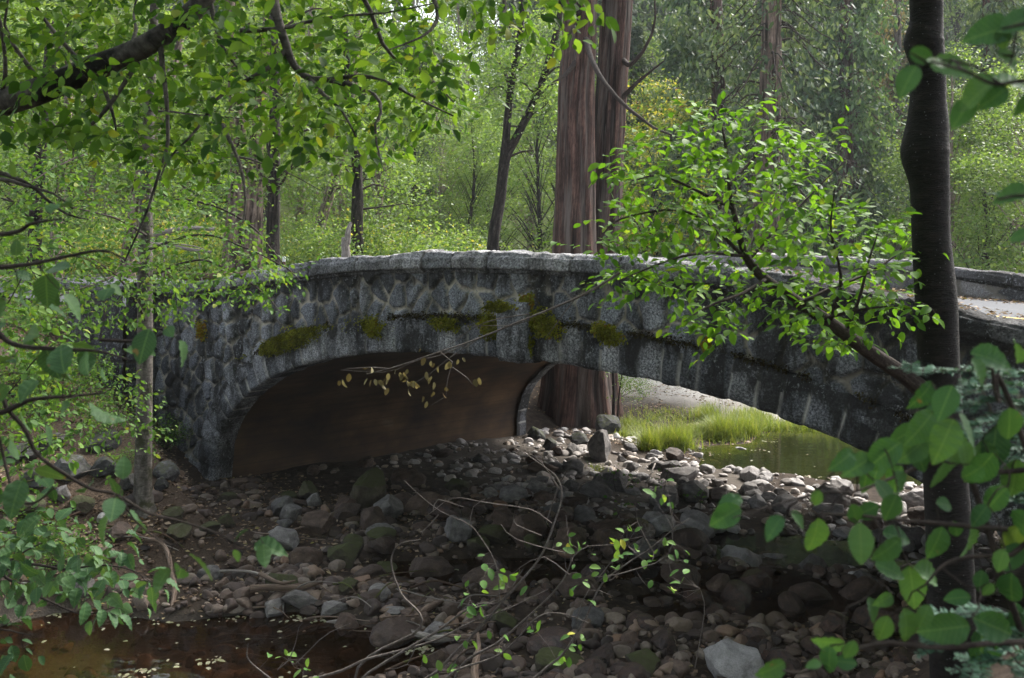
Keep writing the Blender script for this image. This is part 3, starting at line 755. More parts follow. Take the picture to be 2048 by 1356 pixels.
M['bark_dark'] = bark_mat('dark_smooth_bark', (.006, .005, .005), (.012, .010, .0095), (.028, .023, .021), (9, 22), .75, specks=((.17, .175, .18), 26, .055), bstr=.9)
M['bark_grey'] = bark_mat('grey_alder_bark', (.05, .046, .042), (.12, .11, .10), (.22, .205, .19), (9, 4), .9, moss=(.035, .036, .018))
M['bark_limb'] = bark_mat('mossy_limb_bark', (.035, .030, .028), (.085, .078, .072), (.17, .16, .15), (8, 5), .9, moss=(.010, .010, .007))
M['bark_twig'] = bark_mat('twig_bark', (.020, .015, .013), (.045, .035, .031), (.085, .070, .064), (30, 6))
M['bark_bare'] = bark_mat('bare_shrub_bark', (.070, .058, .054), (.14, .122, .116), (.27, .25, .245), (40, 14))
M['bark_cedar'] = bark_mat('red_fibrous_bark', (.011, .007, .006), (.060, .034, .028), (.15, .100, .086), (18, .7), .95, bstr=1.0, stain=(.12, .10, .088))
M['bark_cedar_grey'] = bark_mat('grey_fibrous_bark', (.060, .042, .035), (.15, .115, .098), (.27, .22, .195), (16, .55), .95, bstr=1.0)
M['bark_oak'] = bark_mat('furrowed_dark_bark', (.010, .008, .0075), (.028, .023, .021), (.10, .092, .085), (12, 3.5), .95, bstr=1.0)
M['bark_plate'] = bark_mat('plated_brown_bark', (.06, .046, .040), (.22, .175, .152), (.44, .385, .36), (10, 2.6), .95, bstr=1.0)
M['bark_pine'] = bark_mat('grey_pine_bark', (.045, .038, .036), (.12, .105, .10), (.23, .205, .20), (10, 2), .95)
M['wood_grey'] = bark_mat('weathered_grey_wood', (.09, .08, .072), (.22, .20, .185), (.42, .40, .38), (40, 1.2), .85)
M['wood_brown'] = bark_mat('weathered_brown_wood', (.06, .042, .032), (.16, .118, .092), (.30, .24, .20), (40, 1.2), .8)
M['wood_rot'] = bark_mat('rotting_log_bark', (.025, .017, .012), (.075, .048, .034), (.14, .10, .075), (12, 3), .95, moss=(.06, .075, .015))
G = lambda a, b, c, y=None: [(0, a), (.45, b), (.85, c)] + ([(.965, c), (.985, y), (1, y)] if y else [(1, c)])
M['leaf_alder'] = leaf_mat('alder_leaf', G((.024, .065, .014), (.065, .145, .022), (.130, .225, .040), (.20, .23, .04)), .46)
M['leaf_left'] = leaf_mat('streamside_leaf', G((.040, .095, .022), (.070, .150, .032), (.125, .215, .050), (.18, .22, .04)), .40)
M['leaf_bright'] = leaf_mat('bright_leaf', G((.050, .125, .016), (.080, .185, .022), (.125, .25, .032), (.20, .28, .04)), .42)
M['leaf_near'] = leaf_mat('large_near_leaf', G((.030, .090, .034), (.046, .122, .042), (.072, .158, .050), (.12, .19, .04)), .22, .50, .22, veins=True)
M['leaf_shade'] = leaf_mat('cool_near_leaf', G((.034, .080, .036), (.050, .110, .046), (.074, .142, .056)), .22, .55, .15, veins=True)
M['leaf_wither'] = leaf_mat('withered_leaf', G((.07, .055, .025), (.13, .11, .05), (.19, .17, .09), (.22, .12, .035)), .25, .7, .2, tcol=(1.1, 1, .7))
M['leaf_shrub'] = leaf_mat('shrub_leaf', G((.050, .120, .030), (.075, .165, .040), (.12, .21, .055), (.34, .34, .05)), .35)
M['needle'] = leaf_mat('fir_needle', G((.050, .125, .085), (.085, .190, .130), (.14, .26, .19)), .15, .6, .10)
M['leaf_far'] = leaf_mat('forest_leaf', G((.050, .100, .028), (.100, .170, .050), (.180, .255, .085), (.30, .29, .07)), .44, .5, .3)
M['leaf_lime'] = leaf_mat('lime_leaf', G((.070, .140, .036), (.130, .220, .062), (.220, .310, .105), (.36, .34, .08)), .44, .5, .3)
M['leaf_autumn'] = leaf_mat('turning_maple_leaf', [(0, (.07, .13, .03)), (.45, (.13, .20, .05)), (.66, (.20, .24, .06)), (.74, (.34, .33, .09)), (.92, (.44, .38, .10)), (.96, (.30, .17, .05)), (1, (.28, .14, .05))], .42, .5, .3)
M['leaf_conifer'] = leaf_mat('conifer_spray', G((.032, .060, .036), (.062, .098, .060), (.115, .155, .100)), .30, .6, .25)
M['leaf_conifer_green'] = leaf_mat('green_conifer_spray', G((.032, .070, .036), (.062, .115, .060), (.115, .175, .095)), .32, .6, .25)
M['leaf_dry'] = leaf_mat('dry_needles', G((.10, .085, .055), (.17, .14, .09), (.24, .20, .14)), .25, .7, .2)
M['grass'] = leaf_mat('tall_grass', G((.09, .14, .025), (.16, .22, .045), (.26, .29, .08), (.36, .32, .13)), .40, .5, .3)
M['moss'] = leaf_mat('wall_moss', G((.075, .080, .010), (.18, .185, .020), (.29, .30, .034), (.25, .15, .022)), .32, .9, .1)
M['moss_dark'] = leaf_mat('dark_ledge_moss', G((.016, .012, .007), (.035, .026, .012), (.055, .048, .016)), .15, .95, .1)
M['litter'] = leaf_mat('fallen_leaf', [(0, (.06, .036, .023)), (.35, (.13, .085, .056)), (.7, (.24, .17, .12)), (.9, (.34, .265, .20)), (1, (.22, .19, .06))], .15, .8, .2)
M['float'] = leaf_mat('floating_leaf', [(0, (.13, .13, .06)), (.5, (.21, .21, .12)), (.8, (.27, .25, .18)), (1, (.16, .075, .04))], .15, .5, .4)
# ------------------------------------------------------------------ moss on the bridge
def moss_patch(px, py, wpx, hpx, ang, n, seed, orange=0.0, t=-.13, label=None):
    r = np.random.default_rng(seed); s0, z0 = face_at(px, py, t); a = math.radians(ang)
    sl, zl = face_at(px - wpx / 2, py, t)[0], 0; su = face_at(px + wpx / 2, py, t)[0]
    W_ = (su - sl) / 2; H_ = abs(face_at(px, py - hpx / 2, t)[1] - face_at(px, py + hpx / 2, t)[1]) / 2
    q = r.normal(0, .48, (n, 2)); nn = vnoise(q * 1.0, 2.5, seed); q = q[(np.hypot(q[:, 0], q[:, 1]) < 1.0 + .5 * nn)]
    u = q[:, 0] * W_; v = q[:, 1] * H_ - .35 * np.abs(q[:, 0]) * H_ * 0
    s = s0 + u; z = z0 + v + math.tan(a) * u
    rr = np.hypot(q[:, 0], q[:, 1])
    tt = t - .01 - .055 * np.clip(1 - rr, 0, 1) * (1 + .6 * vnoise(np.stack([s, z], -1), 9, seed))
    p = B(s, tt, z)
    d = nz(-NV * 1.0 + np.array([0, 0, -.9]) * r.uniform(.2, 1.4, (len(p), 1)) + r.normal(0, .6, (len(p), 3)))
    acc = Acc(); var = np.clip(.35 + .35 * vnoise(np.stack([s, z], -1), 6, seed + 1) + .25 * r.normal(size=len(p)) + orange, 0, 1)
    leaves(acc, T_LO, p, d, nz(r.normal(0, 1, (len(p), 3)) + UP), r.uniform(.025, .065, len(p)), var)
    o = acc.mk('moss_patch', M['moss'], bridge, 'lc')
    if label: o['label'] = label
moss_patch(574, 680, 160, 46, 17, 4200, 1, label='long olive moss cushion along the left haunch of the arch')
moss_patch(750, 654, 52, 46, 0, 1200, 2); moss_patch(892, 645, 64, 30, 0, 1000, 3)
moss_patch(985, 650, 62, 66, 0, 1500, 4); moss_patch(1000, 612, 66, 24, 0, 900, 5, t=-.33)
moss_patch(1055, 602, 36, 40, 0, 800, 6, .5); moss_patch(1088, 645, 76, 56, -10, 1700, 7, .12)
moss_patch(1055, 685, 32, 60, 0, 800, 8); moss_patch(1216, 665, 62, 44, -12, 1300, 9, .1)
moss_patch(405, 655, 26, 56, 0, 600, 10, .55, t=-.03, label='rust brown moss on the dark left end of the wall')
moss_patch(1415, 690, 24, 34, 0, 300, 11, .6, t=-.03)

# ------------------------------------------------------------------ stones of the creek
import bmesh
def ico(sub):
    bm = bmesh.new(); bmesh.ops.create_icosphere(bm, subdivisions=sub, radius=1.0)
    V = np.array([v.co[:] for v in bm.verts]); Fc = np.array([[v.index for v in f.verts] for f in bm.faces]); bm.free(); return V, Fc
ICO4, ICO2 = ico(5), ico(3)
def rock_mesh(seed, angular):
    r = np.random.default_rng(seed); V = ICO4[0].copy()
    for k in range(int(9 + 12 * angular)):             # cut flats
        d = nz(r.normal(size=3)); h = r.uniform(.50, .86) if angular > .3 else r.uniform(.62, .92)
        x = V @ d; over = np.clip(x - h, 0, None); V -= d * (over * .95)[:, None]
    V = V * (1 + .13 * fbm(V + seed, 1.1, 2, seed) + .06 * fbm(V + seed, 3.2, 3, seed + 1) + .035 * fbm(V + seed, 9, 3, seed + 2))[:, None]
    return V / np.abs(V).max(0)
ROCKS = [rock_mesh(100 + k, (.1, .2, .35, .5, .7, .9)[k % 6]) for k in range(14)]
_rm = {}
def rock_obj(k, mat, name='creek_stone'):
    key = (k, mat)
    if key not in _rm:
        o = mk(name, ROCKS[k], ICO4[1], M[mat], smooth=True); _rm[key] = o; return o
    c = _rm[key].copy(); COL.objects.link(c); return c
ROCK_POS = []
def put_rock(p, size, mat, label, group=None, k=None, rz=None, squash=(1, .8, .6), sink=.3, name='creek_stone', tilt=.25):
    k = rng.integers(len(ROCKS)) if k is None else k
    o = rock_obj(k, mat, name); o.name = name
    sx, sy, sz = size * .5 * squash[0], size * .5 * squash[1], size * .5 * squash[2]
    o.scale = (sx, sy, sz); o.location = (p[0], p[1], p[2] + sz * (1 - 2 * sink))
    o.rotation_euler = (rng.uniform(-tilt, tilt), rng.uniform(-tilt, tilt), rng.uniform(0, 6.28) if rz is None else rz)
    tag(o, label, 'stone', group); ROCK_POS.append((p[0], p[1], size * .5)); return o
def rock_px(X, Y, wpx, mat, label, **k):
    """Y is where the stone meets the ground in front"""
    p = hit(X, Y); size = wpx / F * p[1]; p = p + np.array([0, size * .28, 0]); p[2] = float(ground(p[0], p[1]))
    return put_rock(p, size, mat, label, **k)
RK = [
 (1217, 868, 60, 'rock_dark', 'dark round boulder resting beside the foot of the twin cedar', dict(squash=(1, .9, .78), k=0, sink=.12)),
 (1205, 922, 68, 'rock_grey', 'tall grey boulder in front of the dark round boulder', dict(squash=(.9, .8, 1.1), k=2, sink=.2)),
 (1073, 880, 46, 'rock_dark', 'dark grey boulder against the far end of the vault', dict(squash=(1, .8, .75), k=1)),
 (1101, 902, 38, 'rock_dark', 'small upright dark boulder by the end of the vault', dict(squash=(.8, .7, 1.1), k=4)),
 (1162, 890, 44, 'rock_dark', 'dark boulder between the cedar foot and the tall grey boulder', dict(squash=(1, .8, .7), k=3)),
 (1152, 912, 62, 'rock_grey', 'ochre stained flat boulder below the cedar foot', dict(squash=(1, .7, .45), k=9)),
 (1262, 905, 40, 'rock_grey', 'pale boulder right of the tall grey boulder', dict(squash=(1, .8, .6), k=6)),
 (1150, 950, 55, 'rock_grey', 'rounded grey boulder on top of the rubble pile', dict(squash=(1, .8, .75), k=8)),
 (1085, 950, 70, 'rock_brown', 'long slanting slab on the rubble pile', dict(squash=(1, .5, .4), k=11)),
 (1210, 965, 56, 'rock_grey', 'cracked grey stone on the pale gravel', dict(squash=(1, .8, .55), k=5)),
 (1362, 970, 90, 'rock_grey', 'broad flat topped grey boulder in the middle of the pale stones', dict(squash=(1, .75, .5), k=10)),
 (1335, 1012, 82, 'rock_grey', 'wide dark fronted boulder below the flat topped boulder', dict(squash=(1, .8, .6), k=7)),
 (1345, 945, 46, 'rock_grey', 'angular grey stone near the edge of the upstream pool', dict(squash=(1, .8, .8), k=4)),
 (1417, 945, 36, 'rock_pale', 'pale round stone at the lip of the upstream pool', dict(squash=(1, .8, .65), k=0)),
 (1505, 962, 56, 'rock_pale', 'pale angular boulder standing at the pool shore', dict(squash=(1, .8, .7), k=5)),
 (1523, 985, 66, 'rock_pale', 'long pale boulder in front of the angular shore boulder', dict(squash=(1, .6, .5), k=6)),
 (1562, 998, 46, 'rock_grey', 'pale grey stone at the right of the long shore boulder', dict(squash=(1, .7, .55), k=2)),
 (1592, 972, 46, 'rock_pale', 'flat pale stone lying in the upstream pool edge', dict(squash=(1, .6, .35), k=8)),
 (1478, 920, 46, 'rock_pale', 'low pale stone poking out of the upstream pool', dict(squash=(1, .7, .4), k=3)),
 (1440, 1005, 58, 'rock_brown', 'split grey brown boulder in the pale stone bar', dict(squash=(1, .8, .6), k=11)),
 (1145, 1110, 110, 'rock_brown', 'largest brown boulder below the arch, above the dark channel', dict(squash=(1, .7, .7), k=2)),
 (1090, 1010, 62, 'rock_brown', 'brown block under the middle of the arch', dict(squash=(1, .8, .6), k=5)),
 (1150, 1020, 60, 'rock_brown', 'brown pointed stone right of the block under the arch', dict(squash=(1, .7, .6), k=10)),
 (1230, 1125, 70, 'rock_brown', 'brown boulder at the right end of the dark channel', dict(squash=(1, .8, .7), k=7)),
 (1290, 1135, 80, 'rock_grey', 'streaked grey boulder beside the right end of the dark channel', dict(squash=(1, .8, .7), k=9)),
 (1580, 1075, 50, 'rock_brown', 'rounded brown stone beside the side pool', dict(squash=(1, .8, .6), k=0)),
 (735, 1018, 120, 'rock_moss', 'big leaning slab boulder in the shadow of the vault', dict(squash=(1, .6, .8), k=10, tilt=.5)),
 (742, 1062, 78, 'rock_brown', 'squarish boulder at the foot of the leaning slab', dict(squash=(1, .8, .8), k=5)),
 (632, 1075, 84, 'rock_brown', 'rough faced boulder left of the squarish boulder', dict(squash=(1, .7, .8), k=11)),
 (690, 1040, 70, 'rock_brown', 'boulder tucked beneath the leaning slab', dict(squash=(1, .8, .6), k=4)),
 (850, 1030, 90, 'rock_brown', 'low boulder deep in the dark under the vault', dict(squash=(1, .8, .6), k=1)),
 (205, 1052, 42, 'rock_pale', 'white topped speckled stone on the leaf strewn bank', dict(squash=(1, .7, .62), k=8)),
 (130, 965, 80, 'rock_dark', 'dark lichened boulder on the left bank', dict(squash=(1, .8, .8), k=5)),
 (195, 905, 86, 'rock_dark', 'black slab boulder uppermost on the left bank', dict(squash=(1, .7, .55), k=10)),
 (200, 962, 70, 'rock_dark', 'lichened boulder left of the slender grey trunk', dict(squash=(1, .8, .75), k=3)),
 (328, 955, 62, 'rock_dark', 'dark boulder between the slender trunk and the arch', dict(squash=(1, .8, .7), k=1)),
 (320, 985, 42, 'rock_dark', 'small dark boulder right of the slender trunk foot', dict(squash=(1, .8, .8), k=2)),
 (60, 985, 76, 'rock_dark', 'broad lichened boulder at the left edge of the bank', dict(squash=(1, .7, .6), k=6)),
 (120, 1010, 52, 'rock_grey', 'pale ended boulder low on the left bank', dict(squash=(1, .7, .7), k=9)),
 (158, 1030, 62, 'rock_moss', 'mossy boulder above the white topped stone', dict(squash=(1, .8, .6), k=0)),
 (250, 985, 50, 'rock_dark', 'boulder leaning against the slender grey trunk', dict(squash=(.8, .7, .9), k=7)),
 (36, 1040, 90, 'rock_moss', 'green brown boulder behind the bottom left shrub', dict(squash=(1, .8, .6), k=12)),
 (90, 905, 70, 'rock_dark', 'dark boulder half hidden by large leaves on the left bank', dict(squash=(1, .8, .6), k=13)),
 (30, 925, 70, 'rock_dark', 'dark boulder touching the left side of the picture', dict(squash=(1, .8, .7), k=4)),
 (345, 1045, 60, 'rock_moss', 'flat mossy stone right of the white topped stone', dict(squash=(1, .7, .45), k=2)),
 (410, 1078, 56, 'rock_moss', 'mossy stone in the gravel before the arch foot', dict(squash=(1, .7, .5), k=6)),
 (350, 1085, 64, 'rock_moss', 'moss topped boulder at the edge of the leaf litter', dict(squash=(1, .8, .55), k=7)),
 (560, 1185, 88, 'rock_moss', 'largest rounded boulder with green moss by the near pool', dict(squash=(1, .75, .6), k=8)),
 (595, 1232, 78, 'rock_grey', 'dark rounded boulder standing in the pool margin', dict(squash=(1, .7, .5), k=0)),
 (660, 1240, 64, 'rock_grey', 'rounded stone right of the dark pool boulder', dict(squash=(1, .8, .5), k=3)),
 (545, 1258, 66, 'rock_grey', 'wedge shaped stone rising from the near pool', dict(squash=(1, .7, .6), k=11)),
 (170, 1262, 50, 'rock_brown', 'lone stone ringed with leaves in the near pool', dict(squash=(1, .8, .5), k=2)),
 (150, 1205, 76, 'rock_grey', 'pyramid shaped boulder at the pool edge behind the shrub', dict(squash=(1, .8, .9), k=5)),
 (40, 1205, 56, 'rock_grey', 'grey boulder at the left pool edge', dict(squash=(1, .8, .6), k=9)),
 (600, 1310, 60, 'rock_moss', 'greenish stone under the white driftwood', dict(squash=(1, .8, .6), k=1)),
 (690, 1190, 60, 'rock_moss', 'yellow brown rounded stone above the pool', dict(squash=(1, .8, .6), k=6)),
 (735, 1165, 66, 'rock_brown', 'rounded stone on the gravel bar under the arch', dict(squash=(1, .8, .6), k=12)),
 (870, 1290, 62, 'rock_grey', 'squarish grey stone by the split driftwood', dict(squash=(1, .8, .75), k=4)),
 (1010, 1265, 80, 'rock_moss', 'grey green boulder among the bare stems', dict(squash=(1, .8, .6), k=8)),
 (1180, 1260, 84, 'rock_grey', 'dark grey boulder right of the bare stems', dict(squash=(1, .8, .6), k=10)),
 (1290, 1345, 84, 'rock_moss', 'moss capped boulder near the bottom right', dict(squash=(1, .8, .6), k=0)),
 (1120, 1350, 120, 'rock_moss', 'wide moss covered boulder at the bottom of the picture', dict(squash=(1, .8, .45), k=12)),
 (1480, 1372, 150, 'rock_pale', 'pale sparkling granite boulder cut by the bottom edge', dict(squash=(1, .8, .55), k=5, sink=.2)),
]
for X, Y, wp, mt, lb, kw in RK: rock_px(X, Y, wp, mt, lb, **kw)
# the rest: thrown over the bed, the biggest first
r2 = np.random.default_rng(33); cnt = 0; tries = 0
TONE = {'rock_grey': 'grey', 'rock_brown': 'brown', 'rock_wet': 'wet red brown', 'rock_moss': 'mossy', 'rock_dark': 'dark lichened', 'rock_pale': 'pale'}
sizes = np.sort(np.concatenate([r2.uniform(.24, .34, 46), r2.uniform(.32, .50, 112), r2.uniform(.48, .78, 74)]))[::-1]
def where_is(x, y):
    s, t = st_of(x, y)
    X = 1024 + F * x / y; Yp = HZ - F * ground(x, y) / y
    return s, t, X, Yp
for sz_ in sizes:
    for _ in range(120):
        y = r2.uniform(9.6, 23.5) if sz_ < .48 or r2.random() < .3 else r2.uniform(12.5, 19.5); x = r2.uniform(-.52 if sz_ < .48 else -.25, .50) * y
        s, t, X, Yp = where_is(x, y); gz = float(ground(x, y))
        if gz > -3.7 or Yp > 1390: continue
        if t > 12.5 or s < -6.9 or (t < 0 and s < -6.5): continue
        if 0 < t < WID and s > 6.8: continue
        wt = pool_mask(x, y, 0) * .93 + pool_mask(x, y, 4) * .97 + pool_mask(x, y, 1) * .25
        if r2.random() < wt: continue
        if 0 < t < 5 and s < -4.0 and r2.random() < .75: continue
        if t < -1 and s < -2.6 and r2.random() < .75: continue
        rp = np.array(ROCK_POS)
        if np.any(np.hypot(rp[:, 0] - x, rp[:, 1] - y) < (rp[:, 2] + sz_ * .5) * .60): continue
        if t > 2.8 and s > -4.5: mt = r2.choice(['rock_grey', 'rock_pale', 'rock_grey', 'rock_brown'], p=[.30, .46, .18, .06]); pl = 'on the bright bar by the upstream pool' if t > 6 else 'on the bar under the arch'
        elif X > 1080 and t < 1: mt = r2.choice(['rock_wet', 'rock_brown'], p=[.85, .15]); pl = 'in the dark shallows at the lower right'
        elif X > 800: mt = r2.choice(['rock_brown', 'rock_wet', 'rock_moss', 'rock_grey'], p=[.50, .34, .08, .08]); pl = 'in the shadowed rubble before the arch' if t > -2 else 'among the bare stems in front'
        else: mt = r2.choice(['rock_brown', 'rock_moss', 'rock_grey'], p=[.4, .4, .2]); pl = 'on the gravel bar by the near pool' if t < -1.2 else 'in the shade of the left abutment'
        kk = int(r2.integers(len(ROCKS))); shp = 'angular' if kk % 6 >= 3 else 'rounded'
        szw = 'large' if sz_ > .42 else ('middling' if sz_ > .28 else 'small')
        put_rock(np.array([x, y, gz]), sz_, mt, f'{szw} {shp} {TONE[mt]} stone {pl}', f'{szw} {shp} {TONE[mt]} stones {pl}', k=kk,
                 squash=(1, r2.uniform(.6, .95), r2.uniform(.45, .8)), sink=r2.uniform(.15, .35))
        cnt += 1; break
# pebbles and small stones that nobody could count
def scatter_stones(n, seed, smin, smax, mat, name, label, cond):
    r = np.random.default_rng(seed); y = r.uniform(9.3, 27, n * 4); x = r.uniform(-.54, .52, n * 4) * y
    s, t = st_of(x, y); gz = ground(x, y); ok = cond(x, y, s, t, gz, r); x, y, gz = x[ok][:n], y[ok][:n], gz[ok][:n]; m = len(x)
    V0, F0 = ICO2; sz = (smin * (smax / smin) ** (r.random(m) ** 1.7)); a = r.uniform(0, 6.28, m)
    base = []
    for q in range(8):
        v = V0.copy()
        for _ in range(7):
            d = nz(r.normal(size=3)); v -= d * (np.clip(v @ d - r.uniform(.5, .85), 0, None) * .95)[:, None]
        base.append(v * (1 + .12 * vnoise(v + q, 1.6, q))[:, None])
    base = np.array(base)[r.integers(0, 8, m)] * (np.stack([np.ones(m), r.uniform(.6, 1, m), r.uniform(.4, .75, m)], -1) * sz[:, None])[:, None]
    ca, sa = np.cos(a)[:, None], np.sin(a)[:, None]
    V = np.stack([base[..., 0] * ca - base[..., 1] * sa + x[:, None], base[..., 0] * sa + base[..., 1] * ca + y[:, None], base[..., 2] + (gz + sz * .2)[:, None]], -1)
    Fc = (F0[None] + (np.arange(m) * len(V0))[:, None, None]).reshape(-1, 3)
    o = mk(name, V.reshape(-1, 3), Fc, mat, smooth=True); tag(o, label, 'pebbles', kind='stuff')
def cb(x, y, s, t, gz, r):
    dens = .38 + .62 * (vnoise(np.stack([x, y], -1), .8, 5) + .5 * vnoise(np.stack([x, y], -1), 2.1, 6) > -.1)
    dens = dens * np.where((t > 0) & (t < 4) & (s < -3.6), .2, 1) * np.where((t < -1) & (s < -2.2), .3, 1) * np.where((t > -1.5) & (t < 5), .65, 1) * (1 - .6 * pool_mask(x, y, 3)) * (1 - .5 * pool_mask(x, y, 1)) * (1 - pool_mask(x, y, 4)) * (1 - .55 * pool_mask(x, y, 0))
    return (gz < -3.9) & (r.random(len(x)) < dens) & (t < 12) & (s > -7.2)
def pebble_mat(name, stops):
    m, nt, N, L, p = new_mat(name); g = N.new("ShaderNodeNewGeometry")
    c = ramp(N, L, g.outputs['Random Per Island'], stops).outputs[0]; n = noise(N, L, g.outputs['Position'], 30, 4)
    c = mixc(N, L, .6, c, ramp(N, L, n.outputs[0], [(.3, (.5, .5, .5)), (.7, (1.3, 1.3, 1.3))]).outputs[0], 'MULTIPLY')
    L.new(c, p.inputs['Base Color']); p.inputs['Roughness'].default_value = .75; L.new(bump(N, L, n.outputs[0], .5, .02), p.inputs['Normal']); return m
M['pebble'] = pebble_mat('mixed_pebbles', [(0, (.018, .011, .008)), (.35, (.050, .031, .022)), (.6, (.095, .064, .046)), (.85, (.155, .125, .10)), (1, (.15, .085, .05))])
M['pebble_pale'] = pebble_mat('pale_pebbles', [(0, (.16, .14, .125)), (.4, (.28, .255, .24)), (.8, (.41, .39, .375)), (1, (.33, .25, .18))])
scatter_stones(7000, 51, .03, .17, M['pebble'], 'pebbles', 'small brown stones filling the creek bed', lambda x, y, s, t, gz, r: cb(x, y, s, t, gz, r) & (t < 3.6))
scatter_stones(3000, 52, .03, .18, M['pebble_pale'], 'pebbles', 'pale small stones on the bright bar upstream', lambda x, y, s, t, gz, r: cb(x, y, s, t, gz, r) & (t > 2.8))

# ------------------------------------------------------------------ fallen leaves, floating leaves, grass
def litter(n, seed, x0, x1, y0, y1, cond, size, mat, name, label, cat, z=None, up=.02):
    r = np.random.default_rng(seed); x = r.uniform(x0, x1, n * 3); y = r.uniform(y0, y1, n * 3); s, t = st_of(x, y); gz = ground(x, y) if z is None else np.full(len(x), z)
    ok = cond(x, y, s, t, gz, r); x, y, gz = x[ok][:n], y[ok][:n], gz[ok][:n]; m = len(x)
    a = r.uniform(0, 6.28, m); acc = Acc()
    d = np.stack([np.cos(a), np.sin(a), r.uniform(-.3, .3, m) * (z is None)], -1)
    leaves(acc, T_LO if size < .2 else T_MID, np.stack([x, y, gz + up * r.random(m) + .004], -1), d, nz(UP + r.normal(0, .35 if z is None else .03, (m, 3))), size * r.uniform(.5, 1.2, m), r.random(m))
    o = acc.mk(name, mat, attr='lc'); tag(o, label, cat, kind='stuff')
litter(24000, 61, -17, -3.5, 9, 26, lambda x, y, s, t, gz, r: (gz > -4.5) & (t < .2) & (vnoise(np.stack([x, y], -1), .9, 8) > -.35), .10, M['litter'], 'leaf_litter', 'dry brown fallen leaves on the left bank', 'leaf litter')
litter(6500, 62, -8, 8, 9, 22, lambda x, y, s, t, gz, r: (gz > -4.86) & (gz < -3.9) & (r.random(len(x)) < .4 + .6 * (s < -1)), .085, M['litter'], 'leaf_litter', 'scattered fallen leaves between the creek stones', 'leaf litter')
litter(5000, 63, -2, 8, 23, 40, lambda x, y, s, t, gz, r: (t > 10) & (gz > -5.9) & (vnoise(np.stack([x, y], -1), .7, 4) > -.3), .11, M['litter'], 'leaf_litter', 'fallen leaves round the cedar foot and upstream flat', 'leaf litter')
def rafts(i, m, seed, size, k, name, label):
    (cx, cy), (rx, ry), lv, dp = POOLS[i]; r = np.random.default_rng(seed)
    cc = np.stack([cx + rx * r.uniform(-1, 1, 400), cy + ry * r.uniform(-1, 1, 400)], -1); cc = cc[pool_mask(cc[:, 0], cc[:, 1], i, .7, 1.0) > .15]
    ed = cc[np.argsort(pool_mask(cc[:, 0], cc[:, 1], i, .7, 1.0))]; cc = np.concatenate([ed[:k], cc[:k // 2]])
    j = r.integers(0, len(cc), m); sp = r.uniform(.04, .17, len(cc))[j]
    p = cc[j] + r.normal(0, 1, (m, 2)) * sp[:, None] * np.array([1.4, .55]); solo = r.random(m) < .12
    p[solo] = np.stack([cx + rx * r.uniform(-1, 1, solo.sum()), cy + ry * r.uniform(-1, 1, solo.sum())], -1)
    ok = ground(p[:, 0], p[:, 1]) < lv - .01; p = p[ok]; n = len(p); a = r.uniform(0, 6.28, n); acc = Acc()
    leaves(acc, T_MID, np.concatenate([p, np.full((n, 1), lv + .007)], 1), np.stack([np.cos(a), np.sin(a), 0 * a], -1), nz(UP + r.normal(0, .06, (n, 3))), size * r.uniform(.4, 1.2, n), r.random(n))
    tag(acc.mk(name, M['float'], attr='lc'), label, 'floating leaves', kind='stuff')
rafts(0, 620, 71, .075, 26, 'floating_leaves', 'pale leaves floating in rafts on the near pool')
rafts(4, 160, 72, .09, 12, 'floating_leaves', 'pale leaves floating on the upstream pool')
rafts(1, 60, 73, .06, 10, 'floating_leaves', 'few leaves floating on the dark channel')
rafts(3, 40, 74, .06, 8, 'floating_leaves', 'few leaves floating in the wet shallows')
def grass(n, seed, pts, h, name, label, bend=.5):
    r = np.random.default_rng(seed); acc = Acc(); P = []
    for (X, Y, wx, dy, k) in pts:
        c = hit(X, Y, 8, 50); rad = wx / F * c[1]; m = int(n * k)
        q = r.normal(0, .5, (m, 2)) * np.array([rad, dy]); x, y = c[0] + q[:, 0], c[1] + q[:, 1]
        P.append(np.stack([x, y, ground(x, y)], -1))
    P = np.concatenate(P); m = len(P); a = r.uniform(0, 6.28, m); tilt = r.uniform(.1, bend, m) ** 1.2
    d = np.stack([np.cos(a) * tilt, np.sin(a) * tilt, np.ones(m)], -1); d = nz(d); out = np.stack([np.cos(a), np.sin(a), 0 * a], -1)
    H_ = h * r.uniform(.35, 1.15, m) * (.55 + .55 * (vnoise(P[:, :2], 1.5, seed) + .5)); wd = .008
    u = np.linspace(0, 1, 5); C = P[:, None] + d[:, None] * (H_[:, None] * u)[..., None] + (out * (H_ * tilt * .9)[:, None])[:, None] * (u ** 2)[None, :, None] - UP * (H_ * tilt * .5)[:, None, None] * (u ** 2.5)[None, :, None]
    side = nz(np.cross(d, out + .01)); wv = wd * (1 - u * .95)
    V = np.stack([C - side[:, None] * wv[None, :, None], C + side[:, None] * wv[None, :, None]], 2).reshape(m, 10, 3)
    f = np.array([[2 * i, 2 * i + 1, 2 * i + 3, 2 * i + 2] for i in range(4)]); Fc = (f[None] + (np.arange(m) * 10)[:, None, None]).reshape(-1, 4)
    A = np.concatenate([np.broadcast_to(np.stack([np.repeat(u, 2), np.tile([-.1, .1], 5)], -1)[None], (m, 10, 2)), np.broadcast_to(r.random(m)[:, None, None], (m, 10, 1))], -1)
    acc.add(V.reshape(-1, 3), Fc, A.reshape(-1, 3)); tag(acc.mk(name, M['grass'], attr='lc'), label, 'grass', kind='stuff')
grass(5200, 81, [(1345, 892, 38, .35, .34), (1400, 868, 30, .45, .30), (1440, 872, 34, .5, .40), (1485, 868, 30, .5, .4), (1520, 856, 30, .5, .3), (1560, 860, 30, .5, .2), (1300, 900, 20, .25, .16), (1620, 860, 50, .6, .2), (1410, 835, 30, .7, .16), (1500, 835, 40, .7, .16)], .62, 'grass', 'tall yellow green grass arching over the upstream bank', .75)
